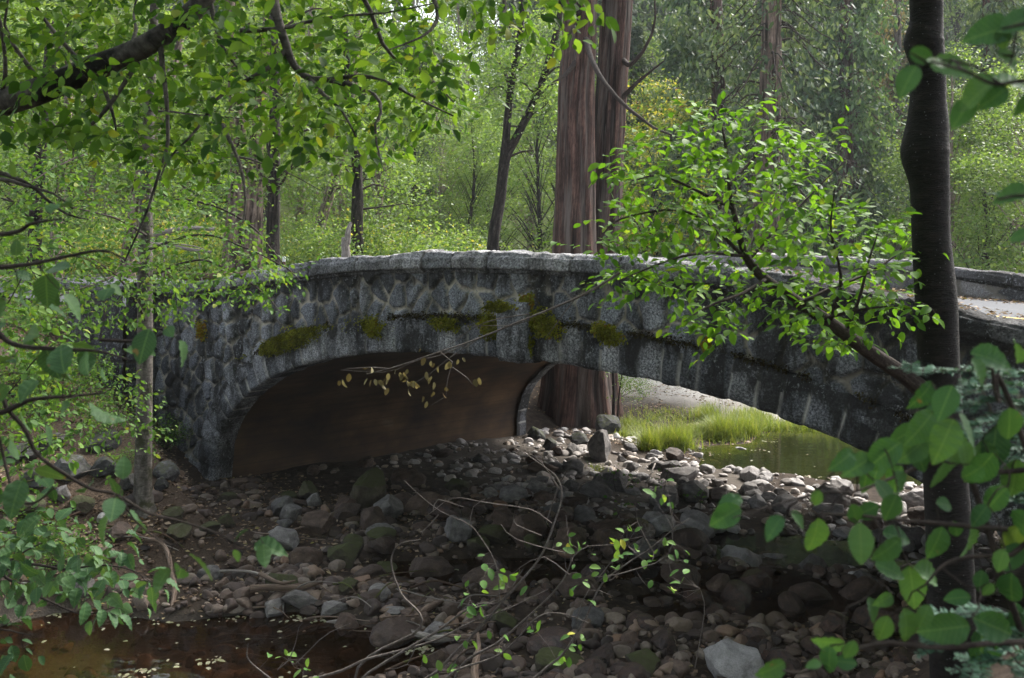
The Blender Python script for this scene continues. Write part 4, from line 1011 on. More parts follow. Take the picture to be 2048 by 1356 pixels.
grass(1500, 82, [(1270, 850, 40, 1.0, .4), (1330, 835, 60, 1.2, .5), (1250, 870, 30, .6, .25), (1195, 940, 20, .3, .06), (1450, 880, 50, .6, .2)], .35, 'grass', 'short grass on the sandy flat beyond the arch', .8)

# ------------------------------------------------------------------ driftwood on the bed
def stick(pts, r0, r1, mat, label, k=8, name='driftwood', lift=.05, group=None, forks=(), cat='driftwood'):
    P = []
    for p in pts:
        q = hit(p[0], p[1]); q[2] += lift + (p[2] if len(p) > 2 else 0); P.append(q)
    root = empty(name, P[0], label, cat, group) if forks else None
    pl = Plant(int(abs(pts[0][0]) + pts[0][1])); pl.limb(P, r0, r1, k=k, wob=.02, lumps=.2)
    if root is not None:
        pl.W.mk('stem', M[mat], root, 'bk')
        for f in forks:
            q = [np.array(hit(x[0], x[1])) + UP * (lift + (x[2] if len(x) > 2 else 0)) for x in f]
            b = Plant(5); b.limb(q, r1 * 1.1, r1 * .4, k=6); b.W.mk('side_branch', M[mat], root, 'bk')
    else:
        tag(pl.W.mk(name, M[mat], None, 'bk', base=P[0]), label, cat, group)
stick([(548, 1296), (590, 1285, .02), (640, 1268, .04), (684, 1258, .03)], .055, .035, 'wood_grey', 'pale knobbly driftwood log across the stones by the pool')
stick([(810, 1270), (838, 1250, .05), (868, 1228, .06), (884, 1215, .04)], .05, .03, 'wood_brown', 'split brown driftwood slab beside the squarish stone')
stick([(500, 1205, .1), (540, 1198, .08), (600, 1195, .08), (645, 1188, .1)], .05, .03, 'wood_brown', 'dark driftwood pole lying along the far edge of the near pool', forks=[[(520, 1170, .1), (560, 1195, .14), (590, 1190, .14)]])
stick([(440, 1158, .05), (490, 1163, .1), (540, 1178, .1), (580, 1190, .1)], .022, .012, 'wood_grey', 'long thin grey driftwood stick above the near pool')
stick([(292, 1092, .02), (318, 1118, .2), (335, 1150, .25), (347, 1180, .1), (345, 1208, -.05), (330, 1230, -.12)], .035, .03, 'wood_brown', 'curved reddish branch dipping into the near pool')
stick([(215, 1062, .03), (250, 1075, .05), (290, 1090, .04)], .025, .018, 'wood_rot', 'short dark stick lying on the leaf litter')
stick([(640, 1055, .08), (600, 1075, .1), (540, 1090, .12), (500, 1083, .1)], .025, .012, 'wood_brown', 'reddish root like stick by the shaded boulders', forks=[[(560, 1088, .1), (600, 1095, .1), (650, 1100, .1)]])
stick([(905, 1300, .1), (860, 1305, .12), (800, 1290, .1)], .05, .04, 'wood_grey', 'flat grey driftwood board under the bare stems')
stick([(985, 1300, .12), (940, 1305, .13), (890, 1300, .12)], .03, .025, 'wood_brown', 'peeled reddish stick among the stones at the bottom')
stick([(955, 1420, .1), (950, 1390, .2), (958, 1365, .3), (954, 1345, .38)], .05, .015, 'wood_brown', 'weathered grey snag standing among the bottom stones')
stick([(820, 1200, .1), (870, 1190, .14), (935, 1205, .12)], .02, .008, 'wood_rot', 'dark driftwood twig over the gravel bar', forks=[[(850, 1195, .12), (880, 1215, .1), (915, 1222, .1)]])
stick([(40, 1080, .1), (110, 1065, .1), (160, 1050, .12)], .03, .02, 'wood_rot', 'mossy stick beside the bottom left shrub')
stick([(1310, 945, .15), (1296, 990, .2)], .02, .015, 'wood_grey', 'short bleached stick stuck in the pale stones')
stick([(1620, 1010, .05), (1612, 1022, .25), (1614, 1038, .25), (1624, 1046, .08)], .014, .010, 'wood_grey', 'bleached hoop shaped twig by the side pool')

def litter_on(n, seed, f, size, label):
    r = np.random.default_rng(seed); p = f(r, n); a = r.uniform(0, 6.28, n); acc = Acc()
    leaves(acc, T_LO, p, np.stack([np.cos(a), np.sin(a), r.uniform(-.2, .3, n)], -1), nz(UP + r.normal(0, .4, (n, 3))), size * r.uniform(.5, 1.2, n), r.random(n)); tag(acc.mk('leaf_litter', M['litter'], attr='lc'), label, 'leaf litter', kind='stuff')
def _far(r, n): s = r.uniform(-9, 18, n); t = 9.06 - np.abs(r.normal(0, .38, n)); return B(s, t, zroad(s) + .02 + .012 * r.random(n))
litter_on(5200, 64, _far, .075, 'tan fallen leaves drifted along the far parapet')
def _cop(r, n):
    s = np.clip(np.concatenate([r.normal(c, .22, n // 6) for c in (4.2, 4.9, 5.5, 6.0, 6.5, 7.2)]), 3.5, 8); t = r.uniform(-.08, .42, len(s)); s = s[:n]; return B(s, t[:n], zcs(s) + .02 + .02 * r.random(len(s)))
litter_on(420, 65, _cop, .06, 'reddish leaf litter lying on the right end of the near coping')

# dark moss along the ledge on top of the arch stones
_l, _p2, _nr = arch(.02); _r = np.random.default_rng(17); _k = _r.integers(0, len(_l), 9000); _pp = _p2[_k] + _nr[_k] * (.57 + np.abs(_r.normal(0, .035, len(_k))) - .05 * (_r.random(len(_k)) < .4) * _r.random(len(_k)))[:, None]
_ok = (np.abs(_pp[:, 0]) < 6.3) & (vnoise(np.stack([_pp[:, 0], _pp[:, 0] * 0], -1), 2.3, 6) + .5 * vnoise(np.stack([_pp[:, 0], _pp[:, 0] * 0], -1), 7, 8) > -.25); _pp = _pp[_ok]; _n = len(_pp)
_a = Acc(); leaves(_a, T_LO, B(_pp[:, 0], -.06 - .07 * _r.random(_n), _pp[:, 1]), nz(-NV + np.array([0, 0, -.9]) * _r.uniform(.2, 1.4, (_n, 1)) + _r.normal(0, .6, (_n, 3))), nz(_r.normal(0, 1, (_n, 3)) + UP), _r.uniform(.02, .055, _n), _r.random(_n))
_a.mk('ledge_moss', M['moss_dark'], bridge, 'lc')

_k = _r.integers(0, len(_l), 5200); _pp = _p2[_k] + _nr[_k] * (.56 + _r.normal(0, .05, len(_k)) - .16 * _r.random(len(_k)) ** 3)[:, None]
_ok = (_pp[:, 0] > -5.0) & (_pp[:, 0] < 2.4) & (_pp[:, 1] > -4.0) & (vnoise(np.stack([_pp[:, 0], _pp[:, 0] * 0], -1), 1.6, 16) + .6 * vnoise(np.stack([_pp[:, 0], _pp[:, 0] * 0], -1), 6, 18) > .12); _pp = _pp[_ok]; _n = len(_pp)
_a = Acc(); leaves(_a, T_LO, B(_pp[:, 0], -.05 - .09 * _r.random(_n), _pp[:, 1]), nz(-NV + np.array([0, 0, -.9]) * _r.uniform(.2, 1.4, (_n, 1)) + _r.normal(0, .6, (_n, 3))), nz(_r.normal(0, 1, (_n, 3)) + UP), _r.uniform(.02, .05, _n), _r.random(_n) * .7)
_a.mk('ledge_moss', M['moss'], bridge, 'lc')

_r = np.random.default_rng(23)
for _i in range(26):
    X, Y = _r.uniform(470, 960), _r.uniform(1165, 1345); ang = _r.normal(-.25, .5); Ls = _r.uniform(35, 95)
    dx, dy = math.cos(ang) * Ls, math.sin(ang) * Ls * .5
    stick([(X - dx, Y - dy, .04), (X + _r.normal(0, 8), Y + _r.normal(0, 5), _r.uniform(.08, .16)), (X + dx, Y + dy, .06)], _r.uniform(.008, .018), .005, ['wood_grey', 'wood_brown', 'wood_rot'][_i % 3], 'thin dry stick washed up among the stones beside the near pool', k=6, group='thin sticks washed up beside the near pool', cat='stick')
for _i in range(12):
    X, Y = _r.uniform(20, 330), _r.uniform(820, 1140); ang = _r.normal(.2, .6); Ls = _r.uniform(30, 80)
    stick([(X - math.cos(ang) * Ls, Y - math.sin(ang) * Ls * .5, .04), (X, Y, .12), (X + math.cos(ang) * Ls, Y + math.sin(ang) * Ls * .5, .06)], _r.uniform(.008, .02), .006, ['wood_rot', 'wood_brown', 'wood_grey'][_i % 3], 'thin dead stick lying among the boulders of the left bank', k=6, group='thin sticks lying on the left bank', cat='stick')
# ------------------------------------------------------------------ trunks
def trunk(pts, radii, k, nring, mat, parent, ridge=0.0, fr=(9, .5), seed=1, flare=None, name='trunk', lumps=.03, lobes=None):
    """tapered stem with real ridges"""
    P = resample(pts, nring); u = np.linspace(0, 1, nring); R = np.interp(u, np.linspace(0, 1, len(radii)), radii)
    V, fc, A = tube(P, R, k); V = V.reshape(nring, k, 3); ax = P[:, None]; rad = nz(V - ax)
    th = np.arange(k) / k * 2 * np.pi; L = np.concatenate([[0], np.cumsum(np.linalg.norm(np.diff(P, axis=0), axis=1))])
    q = np.stack([np.cos(th)[None] * fr[0] / 3 + 0 * L[:, None], np.sin(th)[None] * fr[0] / 3 + 0 * L[:, None], L[:, None] * fr[1] + 0 * th[None]], -1)
    n1 = fbm(q + seed, 1.6, 4, seed); n2 = vnoise(np.stack([np.cos(th)[None] + 0 * L[:, None], np.sin(th)[None] + 0 * L[:, None], L[:, None] * .6 + 0 * th[None]], -1) + seed, 1.1, seed + 3)
    A = A.reshape(nring, k, 3); A[..., 2] = np.clip(n1 * (1.0 if ridge > .05 else .25), -.5, .5); A = A.reshape(-1, 3)
    Rr = R[:, None] * (1 + ridge * n1 + lumps * n2)
    if flare is not None:   # (height, amount, lobes)
        hgt, am, nl = flare
        e = np.clip(1 - L / hgt, 0, 1)[:, None] ** 2
        Rr = Rr * (1 + am * e * (.55 + .45 * np.sin(nl * th[None] + 1.2 * np.sin(2 * th[None] + seed)) + .5 * n1))
    V = ax + rad * Rr[..., None]
    return mk(name, V.reshape(-1, 3), fc, mat, parent, attrs={'bk': A})

# the dark leaning tree on the right, with a long side stem that carries the bright leaves
DR = 6.5
px = [(1915, 1420, 50), (1905, 1250, 46), (1897, 1050, 43), (1884, 860, 41), (1877, 720, 39), (1872, 600, 40), (1862, 470, 36), (1859, 370, 37), (1850, 305, 46), (1855, 250, 40), (1856, 200, 34), (1856, 130, 32), (1848, 85, 38), (1853, 40, 31), (1852, -40, 32), (1850, -300, 28), (1840, -700, 20), (1850, -1100, 12)]
base = hit(1915, 1440, 4, 20); base = at(1915, 1440, DR); base[2] = float(ground(base[0], base[1])) - .1
rt = empty('alder_tree', base, 'dark smooth barked tree in the right foreground with a leaning side stem of bright leaves', 'tree')
pts = [base] + [at(a, b, DR) for a, b, c in px]; rr_ = [.22] + [c / F * DR for a, b, c in px]
Pq = np.array(pts); dense = resample(Pq, 160); trunk(dense, np.interp(np.linspace(0, 1, 160), np.linspace(0, 1, len(rr_)), rr_), 40, 200, M['bark_dark'], rt, ridge=.015, fr=(5, 2.5), lumps=.02)
sp = Plant(11)
stem = [at(1868, 800, 6.45), at(1800, 745, 6.4), at(1720, 690, 6.3), at(1665, 650, 6.3), at(1590, 600, 6.35), at(1530, 560, 6.45), at(1497, 520, 6.5), at(1480, 470, 6.5), at(1462, 390, 6.5), at(1452, 300, 6.5), at(1440, 240, 6.6)]
sp.limb(stem, [.070, .056, .048, .044, .040, .036, .030, .022, .016, .011, .006], None, k=10, lumps=.06)
for q in ([(1490, 512, 6.5), (1430, 505, 6.3), (1370, 512, 6.1), (1310, 530, 6.0), (1240, 560, 5.9)],
          [(1497, 520, 6.5), (1560, 450, 6.7), (1620, 390, 6.9), (1680, 330, 7.0)],
          [(1690, 668, 6.3), (1720, 590, 6.2), (1740, 520, 6.2), (1760, 450, 6.3)],
          [(1660, 650, 6.3), (1680, 560, 6.1), (1665, 460, 6.0), (1670, 380, 6.0)],
          [(1470, 420, 6.5), (1390, 380, 6.4), (1320, 350, 6.3), (1260, 360, 6.2)],
          [(1460, 370, 6.5), (1520, 300, 6.7), (1570, 240, 6.8)],
          [(1530, 560, 6.4), (1480, 590, 6.1), (1420, 610, 5.9), (1370, 640, 5.8)],
          [(1600, 605, 6.3), (1700, 560, 6.5), (1780, 520, 6.7), (1820, 470, 6.8)],
          [(1640, 640, 6.3), (1720, 620, 6.0), (1790, 610, 5.9)],
          [(1490, 515, 6.5), (1420, 450, 6.4), (1350, 420, 6.3), (1240, 440, 6.2), (1190, 485, 6.1)]):
    sp.limb(L3(q), .014, .004, k=6)
R1 = [(1215, 380), (1240, 300), (1340, 270), (1400, 205), (1470, 215), (1560, 215), (1650, 270), (1640, 330), (1700, 420), (1800, 420), (1835, 480), (1815, 560), (1830, 640), (1740, 640), (1700, 715), (1600, 690), (1500, 640), (1440, 690), (1385, 660), (1350, 600), (1215, 590), (1195, 520), (1165, 480), (1230, 440)]
sp.fill(targets(R1, 330, 5.6, 7.3, np.random.default_rng(5)), .080, gap=.045, side=2, sidelen=.2, f0=.3, sag=.03, lift=1.5, droop=.15)
# the dead twig that hangs in front of the arch
sp.build(rt, M['bark_twig'], M['leaf_bright'], T_MID, 'side_stem', 'foliage')
dp_ = Plant(12)
dp_.limb(L3([(1240, 545), (1215, 560), (1150, 598), (1050, 640), (960, 676), (880, 704), (800, 730), (730, 748)], 6.0), .010, .002, k=6)
for q in ([(1060, 628), (1000, 640), (940, 660), (880, 700), (840, 715)], [(930, 690), (880, 712), (830, 722), (770, 745), (680, 742)], [(880, 704), (905, 725), (895, 760), (890, 790), (862, 808)],
          [(905, 735), (935, 755), (948, 770)], [(960, 676), (900, 715), (850, 755), (815, 770)], [(1150, 598), (1110, 650), (1090, 672)], [(780, 738), (740, 735), (690, 738)], [(1060, 640), (1010, 655), (950, 650), (920, 660)]):
    dp_.limb(L3(q, 6.0), .004, .0012, k=5, wob=.02)
dead = Acc(); rg = np.random.default_rng(3); Pq = []
for X, Y, n in ((682, 770, 3), (742, 745, 3), (752, 770, 3), (765, 768, 4), (800, 748, 6), (812, 765, 6), (830, 775, 3), (815, 800, 1), (880, 790, 2), (862, 806, 2), (885, 775, 2), (946, 770, 2), (865, 740, 3), (850, 755, 3), (905, 735, 3), (775, 780, 1), (850, 715, 2), (918, 722, 1)):
    Pq += [at(X + rg.normal(0, 8), Y - 8 + rg.normal(0, 6), 6.0) for _ in range(n)]
Pq = np.array(Pq); n = len(Pq)
leaves(dead, T_MID, Pq, nz(np.array([0, 0, -1.]) + rg.normal(0, .4, (n, 3))), nz(rg.normal(0, 1, (n, 3)) + np.array([0, -1, 0])), rg.uniform(.035, .062, n), rg.random(n))
o = dp_.W.mk('dead_twig', M['bark_bare'], rt, 'bk'); o['label'] = 'bare grey twig hanging across the arch'
dead.mk('withered_leaves', M['leaf_wither'], o, 'lc')
# unseen crown leaves over our heads, added to shade the foreground
def shade_canopy(root, centre, rad, n, size, mat, seed, name='crown'):
    r = np.random.default_rng(seed); c = nz(r.normal(size=(60, 3))) * np.array(rad) * r.uniform(.3, 1, (60, 1)) + centre
    p = c[r.integers(0, 60, n)] + r.normal(0, 1, (n, 3)) * np.array(rad) * np.array([.17, .17, .10]); acc = Acc()
    keep = p[:, 2] > np.maximum(p[:, 1], .5) * .262 + .25; p = p[keep]; n = len(p)
    leaves(acc, T_LO, p, nz(r.normal(0, 1, (n, 3)) * [1, 1, .5]), nz(UP + r.normal(0, .6, (n, 3))), size * r.uniform(.6, 1.2, n), r.random(n))
    return acc.mk(name, mat, root, 'lc')
shade_canopy(rt, np.array([2.6, 4.2, 5.6]), (3.6, 3.0, 2.2), 14000, .17, M['leaf_bright'], 21)
shade_canopy(rt, np.array([1.0, 9.3, 6.6]), (3.0, 2.6, 1.8), 5000, .17, M['leaf_bright'], 24)  # extra unseen lobe added to shade the bridge

# overhanging tree whose thick limb crosses the upper left corner
lt_base = np.array([-5.6, 5.6, float(ground(-5.6, 5.6))])
lt = empty('overhanging_tree', lt_base, 'tree reaching in from the left with a thick mossy limb and hanging leafy branches', 'tree')
trunk([lt_base - UP * .1, lt_base + [.1, 0, 1.4], lt_base + [.3, -.2, 2.7], lt_base + [1.0, -.2, 4.0], lt_base + [1.3, -.3, 7.5]], [.24, .17, .15, .13, .06], 20, 60, M['bark_limb'], lt, ridge=.04)
lp = Plant(21); D = 5.2
lp.limb([lt_base + [.22, -.1, 2.2]] + [at(a, b, D) for a, b in ((-300, 330), (-80, 240), (0, 207), (90, 178), (180, 143), (250, 112), (320, 72), (385, 25), (430, -30), (470, -120), (480, -260))], [.13, .11, .085, .078, .074, .07, .066, .060, .056, .050, .045, .035], None, k=14, lumps=.10)
lp.limb(L3([(400, 10), (480, -60), (540, -20), (556, 40), (572, 90), (586, 130), (616, 158), (650, 160), (690, 172)], D), [.03, .03, .028, .026, .024, .02, .018, .014, .010], None, k=8, lumps=.1)
lp.limb(L3([(430, -30), (520, -90), (640, -60), (780, -40), (900, -20), (1000, -30), (1120, -20)], D), .03, .010, k=8)
for q in ([(320, 80), (332, 145), (346, 200), (356, 290), (345, 340), (326, 420), (310, 480), (300, 520)],
          [(575, 95), (555, 130), (530, 155), (480, 190), (455, 215), (440, 255), (420, 290), (392, 330), (384, 372)],
          [(445, 250), (470, 280), (500, 330), (520, 400), (525, 450)],
          [(480, 62), (560, 55), (620, 40), (690, 30), (780, 22), (870, 4)],
          [(690, 165), (720, 180), (762, 200), (775, 232), (765, 272), (788, 350)],
          [(620, 158), (660, 200), (700, 230), (735, 290)], [(250, 112), (260, 60), (240, 10), (235, -40)], [(180, 143), (130, 80), (95, 20), (80, -40)],
          [(90, 178), (60, 120), (40, 60), (70, -20)], [(0, 207), (40, 130), (50, 40), (20, -30)], [(100, 175), (95, 110), (110, 30)],
          [(-100, 330), (0, 345), (60, 372), (95, 405), (130, 430), (165, 440)], [(-100, 360), (0, 358), (50, 372), (110, 390), (150, 420)],
          [(200, 138), (215, 200), (228, 240), (225, 290)], [(860, -20), (880, 40), (860, 90), (800, 130)], [(1000, -30), (1010, 30), (990, 70)], [(1110, -20), (1140, 20), (1165, 50)],
          [(700, -50), (740, 20), (760, 80), (800, 120), (860, 150), (900, 190)], [(650, 160), (740, 150), (830, 190), (900, 220)], [(300, 90), (200, 230), (150, 270), (140, 310)],
          [(420, 0), (440, 80), (470, 130), (500, 160)]):
    dz = rng.uniform(-.5, .35); lp.limb(L3(q, D + 0) + np.linspace(0, 1, len(q))[:, None] * np.array([0, dz, 0]), .015, .004, k=6, lumps=.15)
Lr = np.random.default_rng(8)
LA = [(0, -30), (930, -30), (880, 60), (905, 130), (950, 205), (880, 245), (800, 310), (735, 330), (700, 290), (600, 335), (550, 250), (480, 300), (440, 350), (300, 340), (250, 310), (150, 300), (80, 260), (0, 280)]
lp.fill(targets(LA, 400, 4.3, 7.4, Lr), .078, gap=.046, side=2, sidelen=.22, f0=.35, sag=.02, lift=.75, droop=.45)
lp.fill(targets([(930, -20), (1180, -20), (1190, 60), (1150, 90), (1090, 110), (1040, 80), (960, 70)], 26, 4.6, 5.6, Lr), .085, gap=.05, side=1, sidelen=.16, f0=.35, sag=.02, lift=.5, droop=.7)
lp.build(lt, M['bark_limb'], M['leaf_alder'], T_MID, 'limbs', 'foliage')
shade_canopy(lt, np.array([-4.0, 4.6, 5.6]), (4.2, 3.4, 2.4), 9000, .17, M['leaf_alder'], 22)
shade_canopy(lt, np.array([-3.0, 8.2, 5.2]), (3.4, 2.4, 1.6), 6000, .17, M['leaf_alder'], 25)  # extra unseen lobe added to shade the near pool

# slender grey tree in front of the left end of the bridge
tb = hit(285, 1012); DT = tb[1]
sl = empty('slender_tree', tb, 'slender grey barked tree standing among boulders before the left end of the bridge', 'tree')
pp = [(285, 1030, 24), (285, 1000, 19), (286, 960, 17), (288, 850, 16), (290, 700, 15), (290, 560, 14.5), (292, 450, 13.5), (295, 330, 12), (299, 220, 11), (305, 80, 9.5), (315, -100, 8), (320, -350, 5)]
trunk(resample([at(a, b, DT) for a, b, c in pp], 80), np.interp(np.linspace(0, 1, 80), np.linspace(0, 1, len(pp)), [c / F * DT for a, b, c in pp]), 20, 160, M['bark_grey'], sl, ridge=.03, fr=(5, 2), flare=(.5, .5, 4))
s2 = Plant(31); s2.nodes = [at(a, b, DT) for a, b in np.stack([np.linspace(292, 300, 30), np.linspace(620, 100, 30)], -1)]; s2.rad = [.02] * 30
for q in ([(290, 640, 14), (270, 600, 13.2), (240, 560, 12.4), (190, 520, 11.6), (120, 480, 11)], [(290, 560, 14), (330, 540, 13.2), (400, 520, 12.5), (470, 545, 12), (530, 590, 11.8), (560, 625, 11.6)],
          [(292, 470, 14), (240, 440, 13), (170, 420, 12), (80, 400, 11)], [(293, 420, 14), (350, 400, 13), (420, 410, 12.4), (500, 450, 12), (560, 520, 11.5), (600, 560, 11.4)],
          [(296, 330, 14), (380, 300, 13), (460, 310, 12.5), (560, 340, 12), (640, 380, 12)], [(296, 320, 14), (210, 300, 13), (120, 330, 12), (40, 380, 11)],
          [(290, 520, 14), (210, 560, 12.5), (120, 590, 11.5), (40, 610, 11)], [(291, 500, 14), (400, 470, 12.6), (500, 500, 12), (590, 545, 11.5)], [(300, 220, 14), (400, 230, 13), (520, 240, 12.4)]):
    s2.limb(L3(q), .022, .005, k=6)
s2.fill(targets([(0, 300), (130, 290), (300, 320), (420, 340), (450, 330), (480, 400), (500, 480), (590, 550), (520, 600), (430, 590), (330, 640), (230, 660), (130, 640), (0, 620)], 400, 10.0, 14.0, Lr), .078, gap=.055, side=2, sidelen=.34, f0=.3, rmax=.010, sag=.0, lift=.8, droop=.3)
s2.fill(targets([(450, 560), (520, 560), (580, 600), (555, 640), (500, 600)], 9, 11.4, 12.2, Lr), .075, gap=.055, side=1, sidelen=.2, f0=.2, sag=-.1, lift=.8)
s2.fill(targets([(180, 780), (330, 770), (340, 850), (240, 900), (120, 850)], 16, 12.2, 13.6, Lr), .07, gap=.06, side=2, sidelen=.3, f0=.5, rmax=.006, lift=.8)
s2.fill(targets([(0, 620), (140, 640), (270, 690), (280, 800), (350, 880), (260, 920), (120, 900), (0, 900)], 58, 10.5, 13.5, Lr), .075, gap=.06, side=2, sidelen=.3, f0=.45, rmax=.006, lift=.8, droop=.3)
s2.fill(targets([(130, 640), (240, 650), (200, 720), (140, 700)], 8, 12, 13, Lr), .08, gap=.06, side=1, sidelen=.2, f0=.5, rmax=.006, lift=.8)
shade_canopy(sl, np.array([-4.6, 12.0, 7.4]), (4.4, 3.4, 2.4), 13000, .17, M['leaf_left'], 23)  # unseen crown added to shade the bridge and creek
s2.build(sl, M['bark_twig'], M['leaf_left'], T_MID, 'branches', 'foliage')

# ------------------------------------------------------------------ leafy shrubs close to us
def shrub(name, label, b, limbs, polys, bark, lm, tm, size, gap, seed, r0=.012, side=1, sl_=.12, f0=.4, cat='shrub', lname='leaves', **kw):
    b = np.array(b, float); b[2] = float(ground(b[0], b[1])); root = empty(name, b, label, cat); p = Plant(seed)
    for q in limbs: p.limb(np.concatenate([[b], L3(q)]) if q[0][0] < 0 else L3(q), r0 if q[0][0] < 0 else r0 * .4, .002, k=7)
    for poly, n, d0, d1 in polys: p.fill(targets(poly, n, d0, d1, p.r), size, gap=gap, side=side, sidelen=sl_, f0=f0, rmax=.004, **kw)
    p.build(root, bark, lm, tm, 'stems', lname); return root
shrub('streamside_shrub', 'shrub on the left with large hazy green leaves crossing the left wall of the bridge', (-2.9, 2.6, 0),
      [[(-300, 700, 2.7), (-60, 640, 2.6), (30, 690, 2.55), (120, 700, 2.5), (200, 705, 2.5), (260, 720, 2.5)], [(-200, 900, 2.7), (0, 830, 2.6), (60, 800, 2.5), (130, 790, 2.5), (200, 780, 2.5)],
       [(-250, 560, 2.7), (-40, 540, 2.6), (60, 530, 2.6), (200, 500, 2.5), (260, 520, 2.5)], [(-250, 480, 2.7), (0, 470, 2.6), (60, 450, 2.5), (120, 440, 2.5)], [(200, 680, 2.5), (290, 680, 2.5), (345, 655, 2.5)]],
      [([(0, 640), (130, 640), (200, 690), (330, 640), (370, 680), (270, 730), (200, 840), (90, 850), (0, 810)], 22, 2.3, 2.8), ([(0, 420), (150, 430), (160, 470), (0, 470)], 5, 2.4, 2.7), ([(190, 480), (250, 510), (215, 610), (160, 560)], 4, 2.4, 2.7), ([(0, 500), (120, 520), (130, 620), (0, 600)], 7, 2.6, 3.2)],
      M['bark_twig'], M['leaf_shade'], T_NEAR, .092, .075, 41, side=0, lift=.9, droop=.5)
shrub('arching_sapling', 'thin sapling bough with large pale green leaves arching over the left gravel bank', (-2.2, 2.3, 0),
      [[(-200, 700, 2.6), (20, 830, 2.6), (70, 905, 2.6), (130, 950, 2.6), (180, 978, 2.55), (230, 990, 2.55), (300, 1025, 2.5), (360, 1040, 2.5), (430, 1062, 2.45), (510, 1100, 2.4)], [(240, 995, 2.5), (280, 1050, 2.5), (330, 1085, 2.45), (350, 1095, 2.4)], [(-150, 900, 2.6), (40, 1000, 2.6), (110, 975, 2.55)]],
      [([(190, 950), (270, 960), (260, 1040), (200, 1030)], 7, 2.4, 2.7), ([(400, 1050), (530, 1060), (525, 1125), (440, 1110)], 7, 2.3, 2.5), ([(330, 1100), (410, 1110), (400, 1160), (330, 1150)], 5, 2.3, 2.5), ([(0, 900), (110, 930), (130, 1000), (0, 990)], 5, 2.4, 2.8)],
      M['bark_twig'], M['leaf_shade'], T_NEAR, .078, .07, 42, r0=.007, side=0, lift=.9, droop=.35)
shrub('waterside_shrub', 'low leafy shrub leaning over the near pool in the lower left corner', (-4.3, 6.4, 0),
      [[(-200, 1150, 5.6), (-40, 1150, 5.2), (50, 1130, 5.0), (130, 1138, 4.9), (200, 1130, 4.8), (260, 1140, 4.7), (310, 1170, 4.6)], [(-200, 1180, 5.5), (0, 1130, 5.2), (60, 1100, 5.1), (110, 1080, 5)], [(-100, 1150, 5.4), (20, 1160, 5.1), (90, 1200, 5), (160, 1230, 4.9), (230, 1215, 4.8)],
       [(-100, 1080, 5.4), (20, 1060, 5.2), (60, 1030, 5.1)], [(-150, 1290, 5.0), (-20, 1260, 4.8), (60, 1270, 4.6)]],
      [([(0, 1080), (110, 1070), (180, 1090), (260, 1110), (330, 1165), (300, 1200), (230, 1190), (180, 1215), (100, 1180), (0, 1190)], 62, 4.4, 5.4), ([(0, 1000), (90, 1010), (110, 1080), (0, 1090)], 18, 4.8, 5.5), ([(0, 1230), (60, 1240), (70, 1300), (0, 1330)], 10, 4.4, 5), ([(190, 1200), (260, 1210), (250, 1240), (210, 1240)], 5, 4.6, 4.9)],
      M['bark_twig'], M['leaf_shade'], T_NEAR, .088, .06, 43, side=1, sl_=.14, lift=.9, droop=.45)
shrub('bank_shrub', 'fine leaved shrub on the left bank crowding the left edge of the view', (-5.6, 8.2, 0),
      [[(-250, 900, 8.2), (-60, 700, 8), (20, 600, 7.8), (60, 520, 7.6)], [(-200, 950, 8.2), (0, 800, 8), (70, 720, 7.8), (120, 690, 7.6)], [(-200, 1000, 8.2), (0, 930, 7.9), (80, 880, 7.7), (150, 870, 7.5)], [(-220, 850, 8.2), (-60, 560, 7.8), (10, 470, 7.6)]],
      [([(0, 430), (90, 450), (130, 560), (100, 640), (150, 700), (120, 780), (160, 860), (120, 960), (0, 1000)], 105, 7.2, 8.8)],
      M['bark_twig'], M['leaf_left'], T_MID, .075, .05, 44, side=2, sl_=.22, lift=.9, droop=.35)
# large leaves on the right, one by one
def leaf_list(root, plant, pts, d0, d1, size, seed, down=1.0, lname='leaves', lm=None):
    r = np.random.default_rng(seed); acc = Acc(); P = []; Dv = []; Nn = []; Sz = []
    for p in pts:
        X, Y, Lp = p[:3]; ang = p[3] if len(p) > 3 else r.normal(90, 28)
        d = r.uniform(d0, d1); a = math.radians(ang); c = at(X, Y, d); dv = nz(np.array([math.cos(a), r.normal(-.12, .25), -math.sin(a)])); L_ = Lp / F * d * 1.1
        b = c - dv * L_ * .5; nodes = np.array(plant.nodes); k = np.argmin(np.linalg.norm(nodes - b, axis=1)); plant.twig(nodes[k], b, .0022, .0010, .02, k=5)
        P.append(b); Dv.append(dv); Sz.append(L_); Nn.append(nz(np.array([r.normal(0, .35), -.75, .55 + r.normal(0, .3)])))
    P = np.array(P); leaves(acc, T_NEAR, P, np.array(Dv), np.array(Nn), np.array(Sz), r.random(len(P))); acc.mk(lname, lm or M['leaf_near'], root, 'lc')
    plant.W.mk('stems', M['bark_twig'], root, 'bk')
def z2(x, y, l, *a): return (1348 + x / 2.926, 896 + y / 2.926, l / 2.926, *a)
rb = np.array([1.55, 2.1, 0]); rb[2] = float(ground(rb[0], rb[1]))
ra = empty('hazel_bush', rb, 'leafy bush in the right foreground with broad pleated green leaves', 'shrub')
pa = Plant(51)
